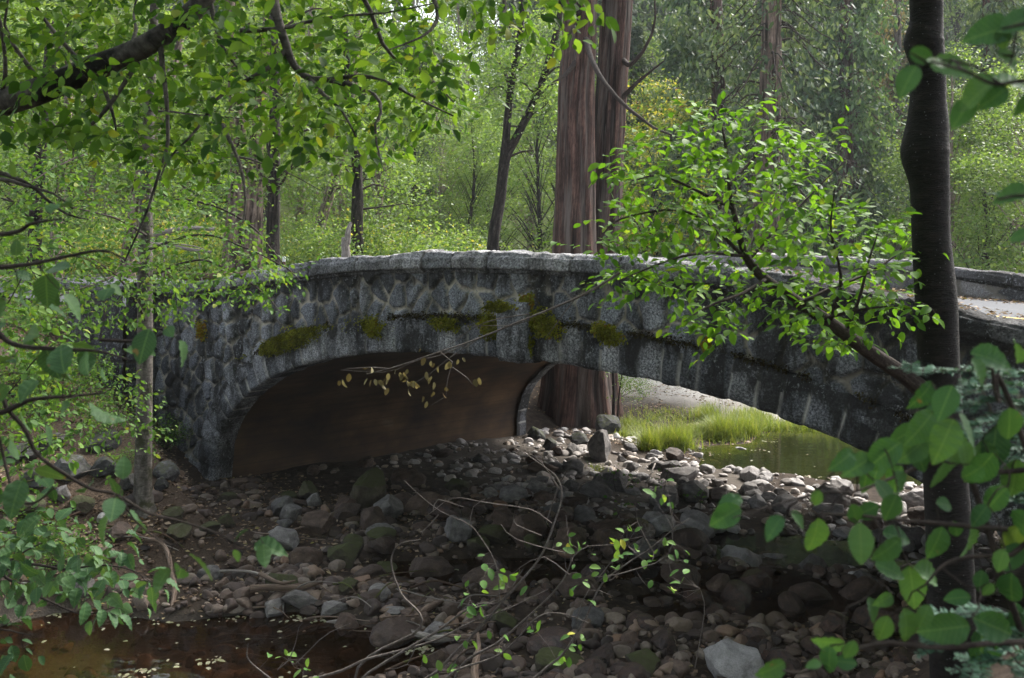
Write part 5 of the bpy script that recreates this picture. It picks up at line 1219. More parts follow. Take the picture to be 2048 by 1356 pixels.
for q in ([(2250, 1150, 2.0), (2100, 960, 1.95), (2000, 945, 1.95), (1920, 928, 1.9), (1840, 935, 1.9), (1760, 965, 1.85), (1700, 985, 1.8)], [(2250, 1200, 2.0), (2060, 1080, 1.95), (1930, 1058, 1.9), (1820, 1045, 1.85), (1715, 1033, 1.8), (1640, 1030, 1.8)],
          [(2200, 1330, 1.9), (2050, 1290, 1.85), (1880, 1292, 1.8), (1750, 1285, 1.8), (1620, 1340, 1.75), (1570, 1340, 1.75)], [(2200, 1150, 1.9), (2000, 1120, 1.9), (1900, 1130, 1.85), (1850, 1180, 1.8)], [(2050, 900, 1.9), (2000, 800, 1.85), (1995, 720, 1.8)], [(1930, 930, 1.9), (1900, 860, 1.85), (1880, 800, 1.8)]):
    pa.limb(np.concatenate([[rb], L3(q)]), [.012, .008, .006, .005, .004, .003, .002], None, k=7)
pa.limb(L3([(1700, 985, 1.8), (1640, 985, 1.8), (1560, 1005, 1.8), (1470, 1030, 1.75)]), .0025, .0012, k=5)
LL = [z2(300, 400, 190, 150), z2(325, 320, 160, 165), z2(585, 460, 150, 140), z2(730, 415, 110, 40), z2(835, 295, 100, 100), z2(830, 520, 210, 95), z2(1095, 560, 215, 92), z2(1000, 70, 170, 150), z2(1090, 95, 180, 160), z2(1225, 40, 230, 140), z2(1440, 50, 190, 60),
      z2(1640, 60, 190, 100), z2(1825, 60, 200, 80), z2(1330, 225, 190, 60), z2(1130, 190, 150, 90), z2(1245, 265, 170, 50), z2(1555, 165, 190, 95), z2(1745, 150, 150, 130), z2(1130, 370, 150, 160), z2(1270, 350, 170, 110), z2(1060, 390, 130, 70), z2(1310, 515, 170, 10), z2(1255, 600, 190, 140),
      z2(1540, 560, 190, 110), z2(1735, 570, 220, 80), z2(1270, 710, 170, 15), z2(1400, 815, 230, 85), z2(1500, 735, 200, 20), z2(1660, 875, 130, 175), z2(1795, 780, 120, 100), z2(1840, 830, 90, 120), z2(1370, 1040, 180, 80), z2(1590, 1060, 250, 170), z2(1165, 945, 130, 70), z2(1225, 1060, 150, 110),
      z2(1235, 890, 110, 160), z2(1465, 985, 130, 120), z2(1885, 1050, 240, 20), z2(1815, 1195, 300, 85), z2(910, 1150, 160, 165), z2(905, 1240, 150, 100), z2(820, 1265, 80, 180), z2(1010, 1255, 120, 5), z2(1030, 1185, 120, 110), z2(580, 1300, 160, 155), z2(1990, 560, 200, 100), z2(1980, 640, 170, 120), z2(1910, 660, 130, 110),
      z2(1790, 395, 140, 130), z2(1190, 120, 140, 120), z2(1710, 40, 160, 70), z2(1590, 330, 120, 10), z2(1880, 300, 180, 130), z2(1650, 480, 110, 70),
      (1850, 790, 60, 130), (1985, 715, 74, 10), (1960, 740, 50, 60), (2040, 700, 60, 40), (1890, 805, 70, 120), (1845, 855, 80, 135), (1890, 880, 84, 120), (1940, 870, 90, 60), (1990, 900, 90, 95), (1830, 900, 70, 145), (2020, 850, 70, 80), (1960, 940, 80, 120), (2030, 960, 80, 90), (1810, 870, 60, 150), (1870, 830, 60, 160), (1915, 905, 80, 90), (1790, 960, 60, 110), (2040, 1050, 70, 100), (2020, 1180, 70, 90), (2030, 1250, 80, 95)]
leaf_list(ra, pa, LL, 1.68, 2.05, .09, 61)
rb2 = np.array([1.9, 1.3, 0]); rb2[2] = float(ground(rb2[0], rb2[1]))
rc = empty('hazel_sapling', rb2, 'sapling bough with big out of focus leaves at the upper right edge', 'shrub'); pb = Plant(52)
for q in ([(2400, 400, 1.4), (2200, 200, 1.35), (2080, 160, 1.3), (2000, 165, 1.3), (1940, 140, 1.3), (1870, 120, 1.25)], [(2300, 150, 1.35), (2150, 60, 1.3), (2060, 50, 1.3), (2000, 60, 1.3)], [(2350, 520, 1.4), (2150, 430, 1.35), (2060, 390, 1.3), (2000, 395, 1.3)]):
    pb.limb(np.concatenate([[rb2], L3(q)]), [.009, .006, .004, .003, .0025, .002], None, k=7)
leaf_list(rc, pb, [(1905, 132, 79, 8), (1845, 112, 50, 20), (1815, 160, 66, 125), (1875, 125, 43, 200), (1985, 60, 93, 170), (2040, 40, 79, 160), (1960, 178, 86, 150), (1925, 225, 64, 130), (2030, 165, 79, 10), (1990, 195, 57, 140), (2020, 120, 57, 30), (2045, 210, 43, 100), (2005, 75, 43, 90), (2030, 385, 64, 175), (2045, 470, 50, 160)], 1.35, 1.5, .09, 62)
# fir boughs
def fir(root, axes, seed, nl=.024):
    r = np.random.default_rng(seed); pl = Plant(seed); acc = Acc()
    for q, w_ in axes:
        P = pl.limb(L3(q), .0035, .0012, k=6, n=40, wob=.004)
        def row(P, nl):
            L_ = np.concatenate([[0], np.cumsum(np.linalg.norm(np.diff(P, axis=0), axis=1))]); m = int(L_[-1] / .0012)
            qq = np.sort(r.uniform(0, L_[-1], m)); p = np.stack([np.interp(qq, L_, P[:, j]) for j in range(3)], -1); T = nz(np.stack([np.interp(qq, L_, np.gradient(P[:, j])) for j in range(3)], -1))
            sd = nz(np.cross(T, UP)) * r.choice([-1., 1.], m)[:, None]
            d = nz(T * .45 + sd + UP * r.uniform(-.1, .45, (m, 1)) + r.normal(0, .10, (m, 3)))
            leaves(acc, T_NEEDLE, p, d, nz(UP + r.normal(0, .2, (m, 3))), nl * r.uniform(.8, 1.1, m) * (1 - .45 * (qq / L_[-1]) ** 4), r.random(m))
        row(P, nl)
        for u in np.arange(.12, .9, .085):
            i = int(u * 39); T = nz(P[min(i + 1, 39)] - P[i]); sg = 1 if int(u * 100) % 2 else -1
            sd = nz(np.cross(T, UP)) * sg; Ln = w_ * (1 - u * .75) * r.uniform(.7, 1.1)
            e = P[i] + (T * .85 + sd * .75 + np.array([0, 0, -.12])) * Ln
            row(pl.twig(P[i], e, .0018, .001, .02, k=4, n=10, nodes=False), nl)
    pl.W.mk('twigs', M['bark_twig'], root, 'bk'); acc.mk('needles', M['needle'], root, 'lc')
fb = np.array([2.3, 2.4, 0]); fb[2] = float(ground(fb[0], fb[1]))
fr_ = empty('young_fir', fb, 'young fir with flat needle sprays pushing in between the broad leaves on the right', 'fir tree')
trunk([fb, fb + [.02, 0, 1.0], fb + [.03, .02, 2.6]], [.03, .024, .006], 12, 30, M['bark_twig'], fr_)
tk = lambda z: [2.32, 2.4, z]
def pxd(p):  # picture point of a place
    return (1024 + F * p[0] / p[1], HZ - F * p[2] / p[1], p[1])
fir(fr_, [([pxd(tk(-.25)), (2100, 745, 2.25), (1960, 742, 2.15), (1860, 738, 2.1), (1785, 735, 2.05)], .16), ([pxd(tk(-.35)), (2120, 800, 2.2), (2000, 800, 2.1), (1900, 815, 2.05)], .13), ([pxd(tk(-.5)), (2120, 880, 2.2), (2000, 872, 2.1), (1935, 865, 2.1)], .11),
          ([pxd(tk(-.9)), (2120, 1240, 2.1), (2000, 1225, 2.0), (1880, 1240, 1.95), (1860, 1300, 1.95)], .15), ([pxd(tk(-1.0)), (2120, 1330, 2.1), (2000, 1320, 2.0), (1900, 1345, 1.95)], .14), ([pxd(tk(-.7)), (2120, 1010, 2.2), (2040, 985, 2.15), (1990, 975, 2.1)], .10), ([pxd(tk(.10)), (2150, 420, 2.3), (2050, 385, 2.2), (1980, 388, 2.15)], .10), ([pxd(tk(-.3)), (2120, 765, 2.2), (2010, 770, 2.1), (1930, 790, 2.0), (1870, 820, 1.98)], .15), ([pxd(tk(-.45)), (2130, 835, 2.1), (2030, 838, 2.0), (1960, 850, 1.95), (1900, 885, 1.92)], .13), ([pxd(tk(-.95)), (2140, 1290, 2.0), (2040, 1275, 1.9), (1960, 1290, 1.85)], .14), ([pxd(tk(-.6)), (2140, 930, 2.3), (2060, 905, 2.2), (1985, 920, 2.2)], .11)], 71)
# bare shrub in the middle foreground
bb = np.array([-.55, 7.3, 0]); bb[2] = float(ground(bb[0], bb[1]))
bs = empty('bare_shrub', bb, 'nearly leafless shrub of thin arching grey stems rising over the creek stones', 'shrub'); pc = Plant(81)
DB = 7.2; bx = lambda *q: [np.array(at(a, b, DB)) for a, b in q]
main = [((780, 1420), (880, 1330), (1000, 1205), (1070, 1120), (1105, 1040), (1119, 990), (1110, 950), (1080, 925), (1050, 905)), ((900, 1420), (1000, 1330), (1080, 1260), (1140, 1180), (1150, 1130), (1137, 1060)),
        ((1000, 1420), (1080, 1340), (1130, 1300), (1165, 1240), (1200, 1165), (1250, 1120), (1300, 1090), (1380, 1032)), ((590, 1420), (700, 1330), (790, 1300), (880, 1270), (960, 1235), (1030, 1210), (1092, 1176)),
        ((640, 1430), (600, 1370), (560, 1330), (515, 1290), (512, 1260)), ((690, 1420), (830, 1300), (790, 1230), (772, 1160), (788, 1125), (832, 1117)), ((700, 1400), (880, 1250), (950, 1200), (1000, 1190), (1045, 1130)), ((850, 1420), (900, 1330), (1000, 1290), (1080, 1210), (1180, 1230))]
for m_ in main:
    q = np.array([bb + (np.array(at(m_[0][0], m_[0][1], DB)) - bb) * .0] + bx(*m_)); q[1:, 1] += pc.r.uniform(-.5, .5); pc.limb(q, .013, .003, k=7, wob=.02)
for q in [((1105, 1055), (1060, 1030), (960, 1012), (900, 1004), (850, 1040)), ((1000, 1210), (992, 1130), (960, 1075), (935, 1045), (880, 1018), (810, 960)), ((940, 1050), (950, 1010), (985, 992)), ((1130, 1095), (1080, 1085), (1020, 1065), (1000, 1040)), ((1085, 1085), (1035, 1065), (1030, 1045)),
          ((1095, 1060), (1120, 985), (1145, 940)), ((1140, 1165), (1090, 1130), (1040, 1150)), ((1200, 1165), (1235, 1120), (1240, 1110)), ((930, 1240), (1000, 1215), (1010, 1200)), ((900, 1330), (960, 1240), (1025, 1198)), ((1150, 1130), (1180, 1110), (1260, 1110)),
          ((1230, 1135), (1330, 1100), (1340, 1030), (1330, 980)), ((1300, 1090), (1270, 1030), (1265, 985)), ((830, 1300), (810, 1350), (770, 1360)), ((580, 1350), (640, 1290), (690, 1265)), ((560, 1330), (590, 1300), (600, 1250), (610, 1235)), ((1155, 1250), (1180, 1190), (1230, 1200)), ((880, 1018), (850, 1050), (845, 1042)), ((870, 1010), (880, 985), (930, 1000)),
          ((1120, 985), (1085, 930), (1055, 905)), ((1400, 1360), (1420, 1250), (1410, 1200))]:
    pc.limb(np.array(bx(*q)) + np.array([0, pc.r.uniform(-.2, .2), 0]), .005, .0018, k=5, wob=.02)
lx = [(990, 1140), (1000, 1165), (1030, 1170), (1145, 1085), (1180, 1105), (1240, 1108), (1225, 1120), (1250, 1090), (1330, 1110), (1340, 1090), (1290, 1120), (950, 1190), (940, 1215), (960, 1230), (1140, 1290), (1150, 1275), (1130, 1320), (1340, 1180), (1060, 1260), (870, 1340), (900, 1350), (1170, 1180), (1150, 1150), (1190, 1140), (980, 1120), (600, 1330), (620, 1350), (575, 1310), (1255, 1060), (1330, 1000), (1320, 985), (1375, 1140), (1000, 1290), (920, 1270)]
acc = Acc(); Pn = np.array(pc.nodes); P = []; 
for X, Y in lx:
    for _ in range(4):
        q = at(X + pc.r.normal(0, 16), Y + pc.r.normal(0, 11), DB + pc.r.uniform(-.3, .3)); k = np.argmin(np.linalg.norm(Pn - q, axis=1)); pc.twig(Pn[k], q, .0016, .0008, .02, k=4, n=5, nodes=False); P.append(q)
P = np.array(P); n = len(P); leaves(acc, T_MID, P, nz(pc.r.normal(0, .6, (n, 3)) + np.array([.2, -.3, .1])), nz(UP + pc.r.normal(0, .4, (n, 3)) + np.array([0, -.4, 0])), pc.r.uniform(.05, .10, n), pc.r.random(n))
pc.W.mk('stems', M['bark_bare'], bs, 'bk'); acc.mk('leaves', M['leaf_shrub'], bs, 'lc')
# ground seedlings by the pale stones
def seedling(X, Y, h, label, seed):
    b = hit(X, Y); root = empty('seedling', b, label, 'seedling', 'seedlings in the creek bed'); p = Plant(seed); e = b + np.array([p.r.normal(0, .1), p.r.normal(0, .1), h])
    p.limb([b, (b + e) / 2 + p.r.normal(0, .04, 3), e], .006, .002, k=5)
    for _ in range(6):
        a = p.nodes[int(p.r.uniform(.35, 1) * (len(p.nodes) - 1))]; P = p.twig(a, a + np.array([p.r.normal(0, .16), p.r.normal(0, .16), p.r.uniform(0, .15)]), .0025, .001, 0, k=4, nodes=False); p.leaf_row(P, .3, .085, .06, lift=.9)
    p.build(root, M['bark_twig'], M['leaf_shrub'], T_MID, 'stem', 'leaves')
for i, (X, Y, h, wd) in enumerate(((1322, 1010, .9, 'tallest seedling before the flat topped boulder'), (1232, 985, .5, 'seedling left of the flat topped boulder'), (1282, 985, .45, 'low seedling between two pale stones'), (1230, 1040, .35, 'seedling at the edge of the shadow under the arch'), (1400, 1020, .35, 'low seedling right of the dark fronted boulder'))):
    seedling(X, Y, h, 'thin green ' + wd, 90 + i)
# ------------------------------------------------------------------ trees beyond the bridge
def gz(x, y): return float(ground(np.array(x), np.array(y)))
def foot(X, d): x = (X - 1024) / F * d; return np.array([x, d, gz(x, d)])
# the twin red cedar
DC = 28.5
cb = np.array([(1152 - 1024) / F * DC, DC, 0.]); cb[2] = gz(cb[0], cb[1]) - .15
ct = empty('twin_cedar', cb, 'huge twin stemmed red barked cedar rising just behind the bridge', 'tree')
def cpx(rows, dd): return [at(a, b, DC + dd) for a, b, c in rows], [c / F * DC for a, b, c in rows]
r1 = [(1150, 700, 62), (1150, 600, 48), (1150, 480, 43), (1151, 350, 39), (1152, 200, 36), (1158, 80, 33), (1164, -40, 31), (1176, -300, 24), (1186, -700, 12)]
P, R = cpx(r1, -.25); trunk([cb] + P, [72 / F * DC] + R, 130, 260, M['bark_cedar'], ct, ridge=.13, fr=(7.5, .17), seed=4, flare=(1.6, .28, 6))
r2_ = [(1190, 700, 44), (1200, 600, 36), (1207, 480, 33), (1214, 350, 32), (1222, 200, 32), (1229, 80, 31), (1236, -40, 30), (1250, -300, 22), (1262, -700, 10)]
P, R = cpx(r2_, .75); trunk([cb + [.55, .7, 0]] + P, [54 / F * DC] + R, 100, 240, M['bark_cedar'], ct, ridge=.13, fr=(7, .17), seed=9, flare=(2.2, .3, 4))
cw = Plant(14)
for q in ([(1245, 120, 29), (1262, 128, 28.4), (1290, 95, 28), (1308, 50, 27.8), (1310, -20, 27.6)], [(1170, 70, 28.2), (1188, 130, 26), (1230, 190, 25), (1300, 250, 24.6), (1370, 280, 24.4)], [(1160, 110, 28), (1130, 150, 27.4), (1105, 165, 27)], [(1240, 200, 29), (1280, 160, 28.5), (1330, 120, 28)]):
    cw.limb(L3(q), .09, .02, k=7, lumps=.1)
cw.W.mk('bare_branches', M['bark_twig'], ct, 'bk')
def spray_crown(root, tips, n, ln, mat, seed, name='foliage', hang=.8, tm=None, spread=.45):
    r = np.random.default_rng(seed); acc = Acc(); tips = np.array(tips); p = tips[r.integers(0, len(tips), n)] + r.normal(0, spread, (n, 3)) * [1, 1, .6]
    d = nz(r.normal(0, .6, (n, 3)) + np.array([0, 0, -hang])); leaves(acc, tm or T_SLIM, p, d, nz(r.normal(0, 1, (n, 3)) + UP * .5), ln * r.uniform(.5, 1.2, n), r.random(n)); acc.mk(name, mat, root, 'lc')
spray_crown(ct, [cb + [rng.normal(0, 2.4), rng.normal(0, 2.4), rng.uniform(14, 24)] for _ in range(90)], 5000, .4, M['leaf_conifer_green'], 3, 'crown')

def drooping_branches(pl, ax_pts, n, h0, h1, length, r, droop=.9, az=None, r0=.035):
    """long conifer boughs that leave the trunk, sink and lift at the tip; returns the twig tips"""
    tips = []; A = np.array(ax_pts)
    for _ in range(n):
        h = r.uniform(h0, h1); i = np.interp(h, A[:, 2], np.arange(len(A))); j = int(i); f = i - j; b = A[j] * (1 - f) + A[min(j + 1, len(A) - 1)] * f
        a = r.uniform(0, 6.28) if az is None else r.normal(*az); o = np.array([math.cos(a), math.sin(a), 0]); Ln = length * r.uniform(.5, 1.15) * (1 - .5 * (h - h0) / (h1 - h0 + 1e-6)) 
        P = pl.limb([b, b + o * Ln * .3 + UP * Ln * .06, b + o * Ln * .62 - UP * Ln * droop * .28, b + o * Ln * .9 - UP * Ln * droop * .48, b + o * Ln * 1.05 - UP * Ln * droop * .45], r0 * Ln / length, .007, k=5, n=12, wob=.05, nodes=False)
        for u in range(3, 12, 1):
            if r.random() < .85:
                sd = np.cross(o, UP) * r.choice([-1, 1]); e = P[u] + (o * .4 + sd * r.uniform(.1, .9) + np.array([0, 0, -r.uniform(.3, 1.1)])) * Ln * .20
                pl.twig(P[u], e, .008, .003, -.15, k=3, n=5, nodes=False); tips.append(e); tips.append((P[u] + e) / 2)
    return tips
# second cedar with bare drooping boughs
r = np.random.default_rng(71)
def big_conifer(name, label, rows, d, bark, nb, h0, h1, length, nleaf, lm, seed, ln=.30, k=36, r0=.05, ridge=.10, droop=.9, group=None, spread=.45):
    X0 = rows[0][0]; b = foot(X0, d); root = empty(name, b, label, 'tree', group); P = [b - UP * .2] + [at(a, q, d) for a, q, c in rows]; P = [P[0]] + [p for p in P[1:] if p[2] > b[2] + .5]
    R = [rows[0][2] * 1.25 / F * d] + [c / F * d for a, q, c in rows][-len(P) + 1:]
    trunk(P, R, k, 110, bark, root, ridge=ridge, fr=(11, .25), seed=seed, flare=(1.5, .3, 5)); pl = Plant(seed); rr = np.random.default_rng(seed)
    tips = drooping_branches(pl, resample(P, 60), nb, b[2] + h0, b[2] + h1, length, rr, droop, r0=r0)
    pl.W.mk('boughs', M['bark_twig'], root, 'bk'); spray_crown(root, tips, nleaf, ln, lm, seed + 1, spread=spread); return root
big_conifer('cedar', 'tall grey brown cedar trunk with bare drooping boughs behind the bright leaves', [(1530, 480, 27), (1533, 400, 25), (1536, 300, 23), (1540, 200, 21), (1542, 100, 20), (1544, 0, 19), (1546, -200, 16), (1550, -500, 9)], 40, M['bark_cedar_grey'], 95, 4.5, 17, 4.6, 3400, M['leaf_conifer'], 72, ln=.32, r0=.075, spread=.4)
big_conifer('cedar', 'darker cedar with bare boughs standing left of the grey brown cedar', [(1445, 480, 17), (1440, 300, 15), (1436, 150, 14), (1432, 0, 12), (1430, -300, 7)], 46, M['bark_cedar'], 70, 5, 17, 4.2, 7000, M['leaf_conifer'], 73, ln=.36)
far_c = [((1690, 15), 'dark trunked cedar far behind the bright leaves', 62, 'leaf_conifer_green', 'bark_cedar'), ((1708, 13), 'red trunked cedar just right of the dark trunked cedar', 66, 'leaf_conifer_green', 'bark_cedar'), ((1750, 7), 'slim pine with dry tan needles left of the dark foreground trunk', 72, 'leaf_dry', 'bark_pine'),
         ((1793, 8), 'bare grey pine pole close to the left side of the dark foreground trunk', 70, 'leaf_dry', 'bark_pine'), ((1788, 6), 'thin dark pine pole behind the bare grey pine pole', 80, 'leaf_conifer', 'bark_pine'), ((1970, 9), 'dark conifer in the upper right corner', 55, 'leaf_conifer', 'bark_cedar'), ((1620, 8), 'slim conifer right of the grey brown cedar', 75, 'leaf_conifer_green', 'bark_pine'), ((1385, 7), 'slim dark conifer between the twin cedar and the bare boughs', 70, 'leaf_conifer_green', 'bark_cedar')]
for i, ((X, w_), lb, d, lm, bk) in enumerate(far_c):
    pole = 'pole' in lb or 'tan' in lb
    big_conifer('conifer', lb, [(X, 480, w_ * 1.1), (X + 1, 300, w_), (X + 2, 120, w_ * .9), (X + 3, -60, w_ * .75), (X + 4, -360, w_ * .3)], d, M[bk], 46 if pole else 120, 9 if pole else 2.5, 24, 2.6 if pole else 4.2, 1900 if pole else 8000, M[lm], 200 + i, ln=.34 if pole else .46, k=20, r0=.03 if pole else .045, spread=.5)

# forked maple, oaks and other dark trunks
def small_crown(root, tips, n, size, mat, seed, spread=.5, name='foliage', tm=None):
    r = np.random.default_rng(seed); acc = Acc(); tips = np.array(tips); p = tips[r.integers(0, len(tips), n)] + r.normal(0, spread, (n, 3)) * [1, 1, .7]
    leaves(acc, tm or T_LO, p, nz(r.normal(0, 1, (n, 3)) * [1, 1, .6]), nz(UP + r.normal(0, .55, (n, 3))), size * r.uniform(.5, 1.25, n), np.clip(r.random(n) * .8 + .2 * vnoise(p, .6, seed), 0, 1)); acc.mk(name, mat, root, 'lc')
def tree_px(name, label, d, stems, bark, nleaf, size, lm, seed, bn=14, blen=2.6, ridge=.08, group=None, cat='tree', extra=(), lname='crown'):
    """stems: rows of picture points with half widths, first row starts at the ground"""
    b = foot(stems[0][0][0], d); root = empty(name, b, label, cat, group); pl = Plant(seed); r = np.random.default_rng(seed); tips = []
    for si, rows in enumerate(stems):
        P = [at(a, q, d) for a, q, c in rows]; R = [c / F * d for a, q, c in rows]
        if si == 0 or rows[0][1] > 485: P = [np.array([P[0][0], d, gz(P[0][0], d) - .2])] + P; R = [R[0] * 1.25] + R
        P = [P[0]] + [p for p in P[1:] if p[2] > P[0][2] + .3]; R = [R[0]] + R[-len(P) + 1:]
        trunk(P, R, 28, 90, bark, root, ridge=ridge, fr=(8, .9), seed=seed + si, flare=(.9, .35, 5)); Q = resample(P, 60)
        for _ in range(bn):
            i = int(r.uniform(.38, .99) * 59); o = nz(np.array([r.normal(), r.normal(), r.uniform(-.1, .7)])); L_ = blen * r.uniform(.4, 1.1)
            B_ = pl.limb([Q[i], Q[i] + o * L_ * .5 + UP * .1 * L_, Q[i] + o * L_ + UP * r.uniform(-.2, .3) * L_], .045, .012, k=5, n=9, wob=.08, nodes=False)
            for u in (4, 6, 7, 8): e = B_[u] + r.normal(0, .35, 3); pl.twig(B_[u], e, .012, .004, 0, k=3, n=5, nodes=False); tips.append(e)
    for q in extra: pl.limb(L3(q, d), .06, .015, k=6, lumps=.15)
    pl.W.mk('branches', M['bark_twig'], root, 'bk')
    if nleaf: small_crown(root, tips, nleaf, size, lm, seed + 5, name=lname)
    return root
tree_px('maple', 'dark forked maple leaning apart left of the twin cedar', 33, [[(985, 500, 12), (1000, 400, 11), (1010, 320, 10.5), (1030, 280, 8.5), (1060, 220, 7.5), (1085, 160, 7), (1100, 110, 7), (1118, 40, 6), (1130, -80, 5)], [(1008, 330, 9), (1012, 280, 8), (1018, 210, 7.5), (1026, 150, 7), (1040, 70, 7), (1045, -60, 5)]], M['bark_oak'], 2600, .15, M['leaf_lime'], 301, bn=8, blen=1.6, extra=[[(1080, 165), (1105, 140), (1125, 130)], [(1005, 320), (1040, 305), (1068, 300)], [(1016, 165), (1008, 140), (1000, 125)]])
tree_px('oak', 'stout pale plated oak with two stems behind the left part of the parapet', 31, [[(470, 530, 26), (474, 450, 23), (480, 380, 22), (478, 320, 17), (474, 250, 15), (468, 150, 12), (460, 0, 9)], [(505, 535, 20), (506, 450, 19), (508, 380, 17), (512, 310, 14), (516, 250, 12), (530, 100, 9), (540, -60, 6)]], M['bark_cedar_grey'], 3400, .17, M['leaf_far'], 302, ridge=.12)
tree_px('oak', 'straight dark trunk right of the two stemmed oak', 27, [[(546, 545, 15), (546, 460, 13), (548, 380, 12), (549, 300, 11.5), (549, 200, 10), (548, 40, 8), (548, -100, 5)]], M['bark_oak'], 3000, .17, M['leaf_far'], 303)
tree_px('oak', 'slim dark trunk near the bleached snag behind the parapet', 34, [[(714, 510, 14), (714, 440, 12), (715, 380, 11), (712, 300, 10), (700, 200, 8), (690, 60, 6)]], M['bark_oak'], 3400, .17, M['leaf_lime'], 304)
tree_px('oak', 'leaning trunk left of the slim dark trunk', 38, [[(620, 520, 12), (640, 450, 11), (665, 370, 10), (690, 290, 9), (705, 200, 7), (715, 60, 5)]], M['bark_plate'], 3000, .17, M['leaf_far'], 305)
tree_px('oak', 'dark trunk on the far verge at the left edge of the road', 30, [[(70, 520, 14), (70, 470, 13), (72, 420, 12), (80, 330, 11), (90, 200, 9), (100, 40, 6)]], M['bark_oak'], 3600, .17, M['leaf_far'], 306)
tree_px('oak', 'thin trunk right of the dark verge trunk', 33, [[(112, 520, 12), (112, 470, 11), (118, 400, 10), (130, 300, 9), (140, 150, 7)]], M['bark_plate'], 3200, .17, M['leaf_lime'], 307)
tree_px('oak', 'reddish leaning trunk behind the slender grey tree', 32, [[(255, 520, 14), (268, 440, 13), (278, 370, 12), (300, 290, 11), (330, 200, 9), (360, 80, 7)]], M['bark_plate'], 3600, .17, M['leaf_lime'], 308)
tree_px('oak', 'reddish trunk seen through leaves in the left background', 40, [[(135, 520, 12), (138, 400, 11), (140, 300, 10), (138, 200, 8), (136, 60, 6)]], M['bark_cedar'], 3400, .17, M['leaf_far'], 309)
# bleached snag, post, fallen logs and dead boughs behind the parapet
def loose(name, label, cat, pts, r0, r1, mat, k=12, lumps=.12, group=None, forks=()):
    b = np.array(pts[0], float); pl = Plant(int(abs(b[0] * 100)) + 7); pl.limb(pts, r0, r1, k=k, wob=.03, lumps=lumps)
    if forks:
        root = empty(name, b, label, cat, group); pl.W.mk('stem', M[mat], root, 'bk')
        for f in forks: q = Plant(4); q.limb(f, r1 * .9, r1 * .3, k=7, wob=.03); q.W.mk('side_branch', M[mat], root, 'bk')
    else: tag(pl.W.mk(name, M[mat], None, 'bk', base=b), label, cat, group)
d = 24; b = foot(690, d)
loose('snag', 'bleached white broken snag behind the parapet', 'snag', [b, at(690, 505, d), at(694, 485, d), at(700, 455, d), at(703, 445, d)], .14, .03, 'wood_grey', forks=[[at(694, 485, d), at(684, 488, d), at(678, 492, d)]])
d = 23; b = foot(568, d); root = empty('marker_post', b, 'small brown post with a white top beside the road', 'post')
bw = .05; zt = at(568, 513, d)[2]; zb = b[2] - .2
def boxv(cx, cy, z0, z1, w_, dp, bev=.008):
    V = []; 
    for z, q in ((z0, 0), (z1 - bev, 0), (z1, bev)): V += [[cx - w_ / 2 + q, cy - dp / 2 + q, z], [cx + w_ / 2 - q, cy - dp / 2 + q, z], [cx + w_ / 2 - q, cy + dp / 2 - q, z], [cx - w_ / 2 + q, cy + dp / 2 - q, z]]
    Fc = [[4 * i + j, 4 * i + (j + 1) % 4, 4 * i + 4 + (j + 1) % 4, 4 * i + 4 + j] for i in (0, 1) for j in range(4)] + [[8, 9, 10, 11], [3, 2, 1, 0]]
    return np.array(V), np.array(Fc)
M['rust'] = simple_mat('rusty_brown_paint', [(.3, (.05, .025, .015)), (.7, (.13, .06, .035))], 30, .8, .2, .004)
M['white'] = simple_mat('worn_white_paint', [(.3, (.55, .55, .53)), (.7, (.75, .75, .73))], 30, .6, .1, .004)
zs = at(568, 523, d)[2]
V, Fc = boxv(b[0], b[1], zb, zs, bw, bw); mk('post', V, Fc, M['rust'], root, smooth=False); V, Fc = boxv(b[0], b[1], zs, zt, bw + .012, bw + .012); mk('cap', V, Fc, M['white'], root, smooth=False)
def on(X, d, h): q = foot(X, d); q[2] += h; return q
loose('fallen_log', 'mossy fallen log lying along the far side of the road behind the left parapet', 'log', [at(300, 545, 25), at(360, 553, 25), at(430, 553, 25), at(500, 551, 25.3), at(585, 548, 25.6)], .10, .13, 'wood_rot', k=16)
loose('dead_bough', 'white dead bough arching between the slender tree and the stout oak', 'fallen branch', [at(302, 480, 22), at(312, 468, 22), at(340, 462, 22), at(380, 456, 22), at(430, 457, 22)], .07, .04, 'wood_grey', forks=[[at(340, 462, 22), at(330, 490, 22), foot(325, 22)]])
loose('dead_bough', 'tangle of grey dead boughs lower left of the stout oak', 'fallen branch', [at(300, 486, 22), at(340, 492, 22), at(390, 500, 22), at(420, 504, 22)], .05, .03, 'wood_grey', forks=[[at(320, 488, 22), at(360, 488, 22), at(430, 503, 22)], [at(390, 500, 22), at(400, 520, 22), foot(402, 22)], [at(310, 487, 22), at(305, 510, 22), foot(303, 22)]])
loose('fallen_log', 'weathered log on the verge at the left end of the road', 'log', [on(-20, 31, .15), on(60, 31, .15), on(130, 30.5, .15)], .16, .14, 'wood_grey', k=14)

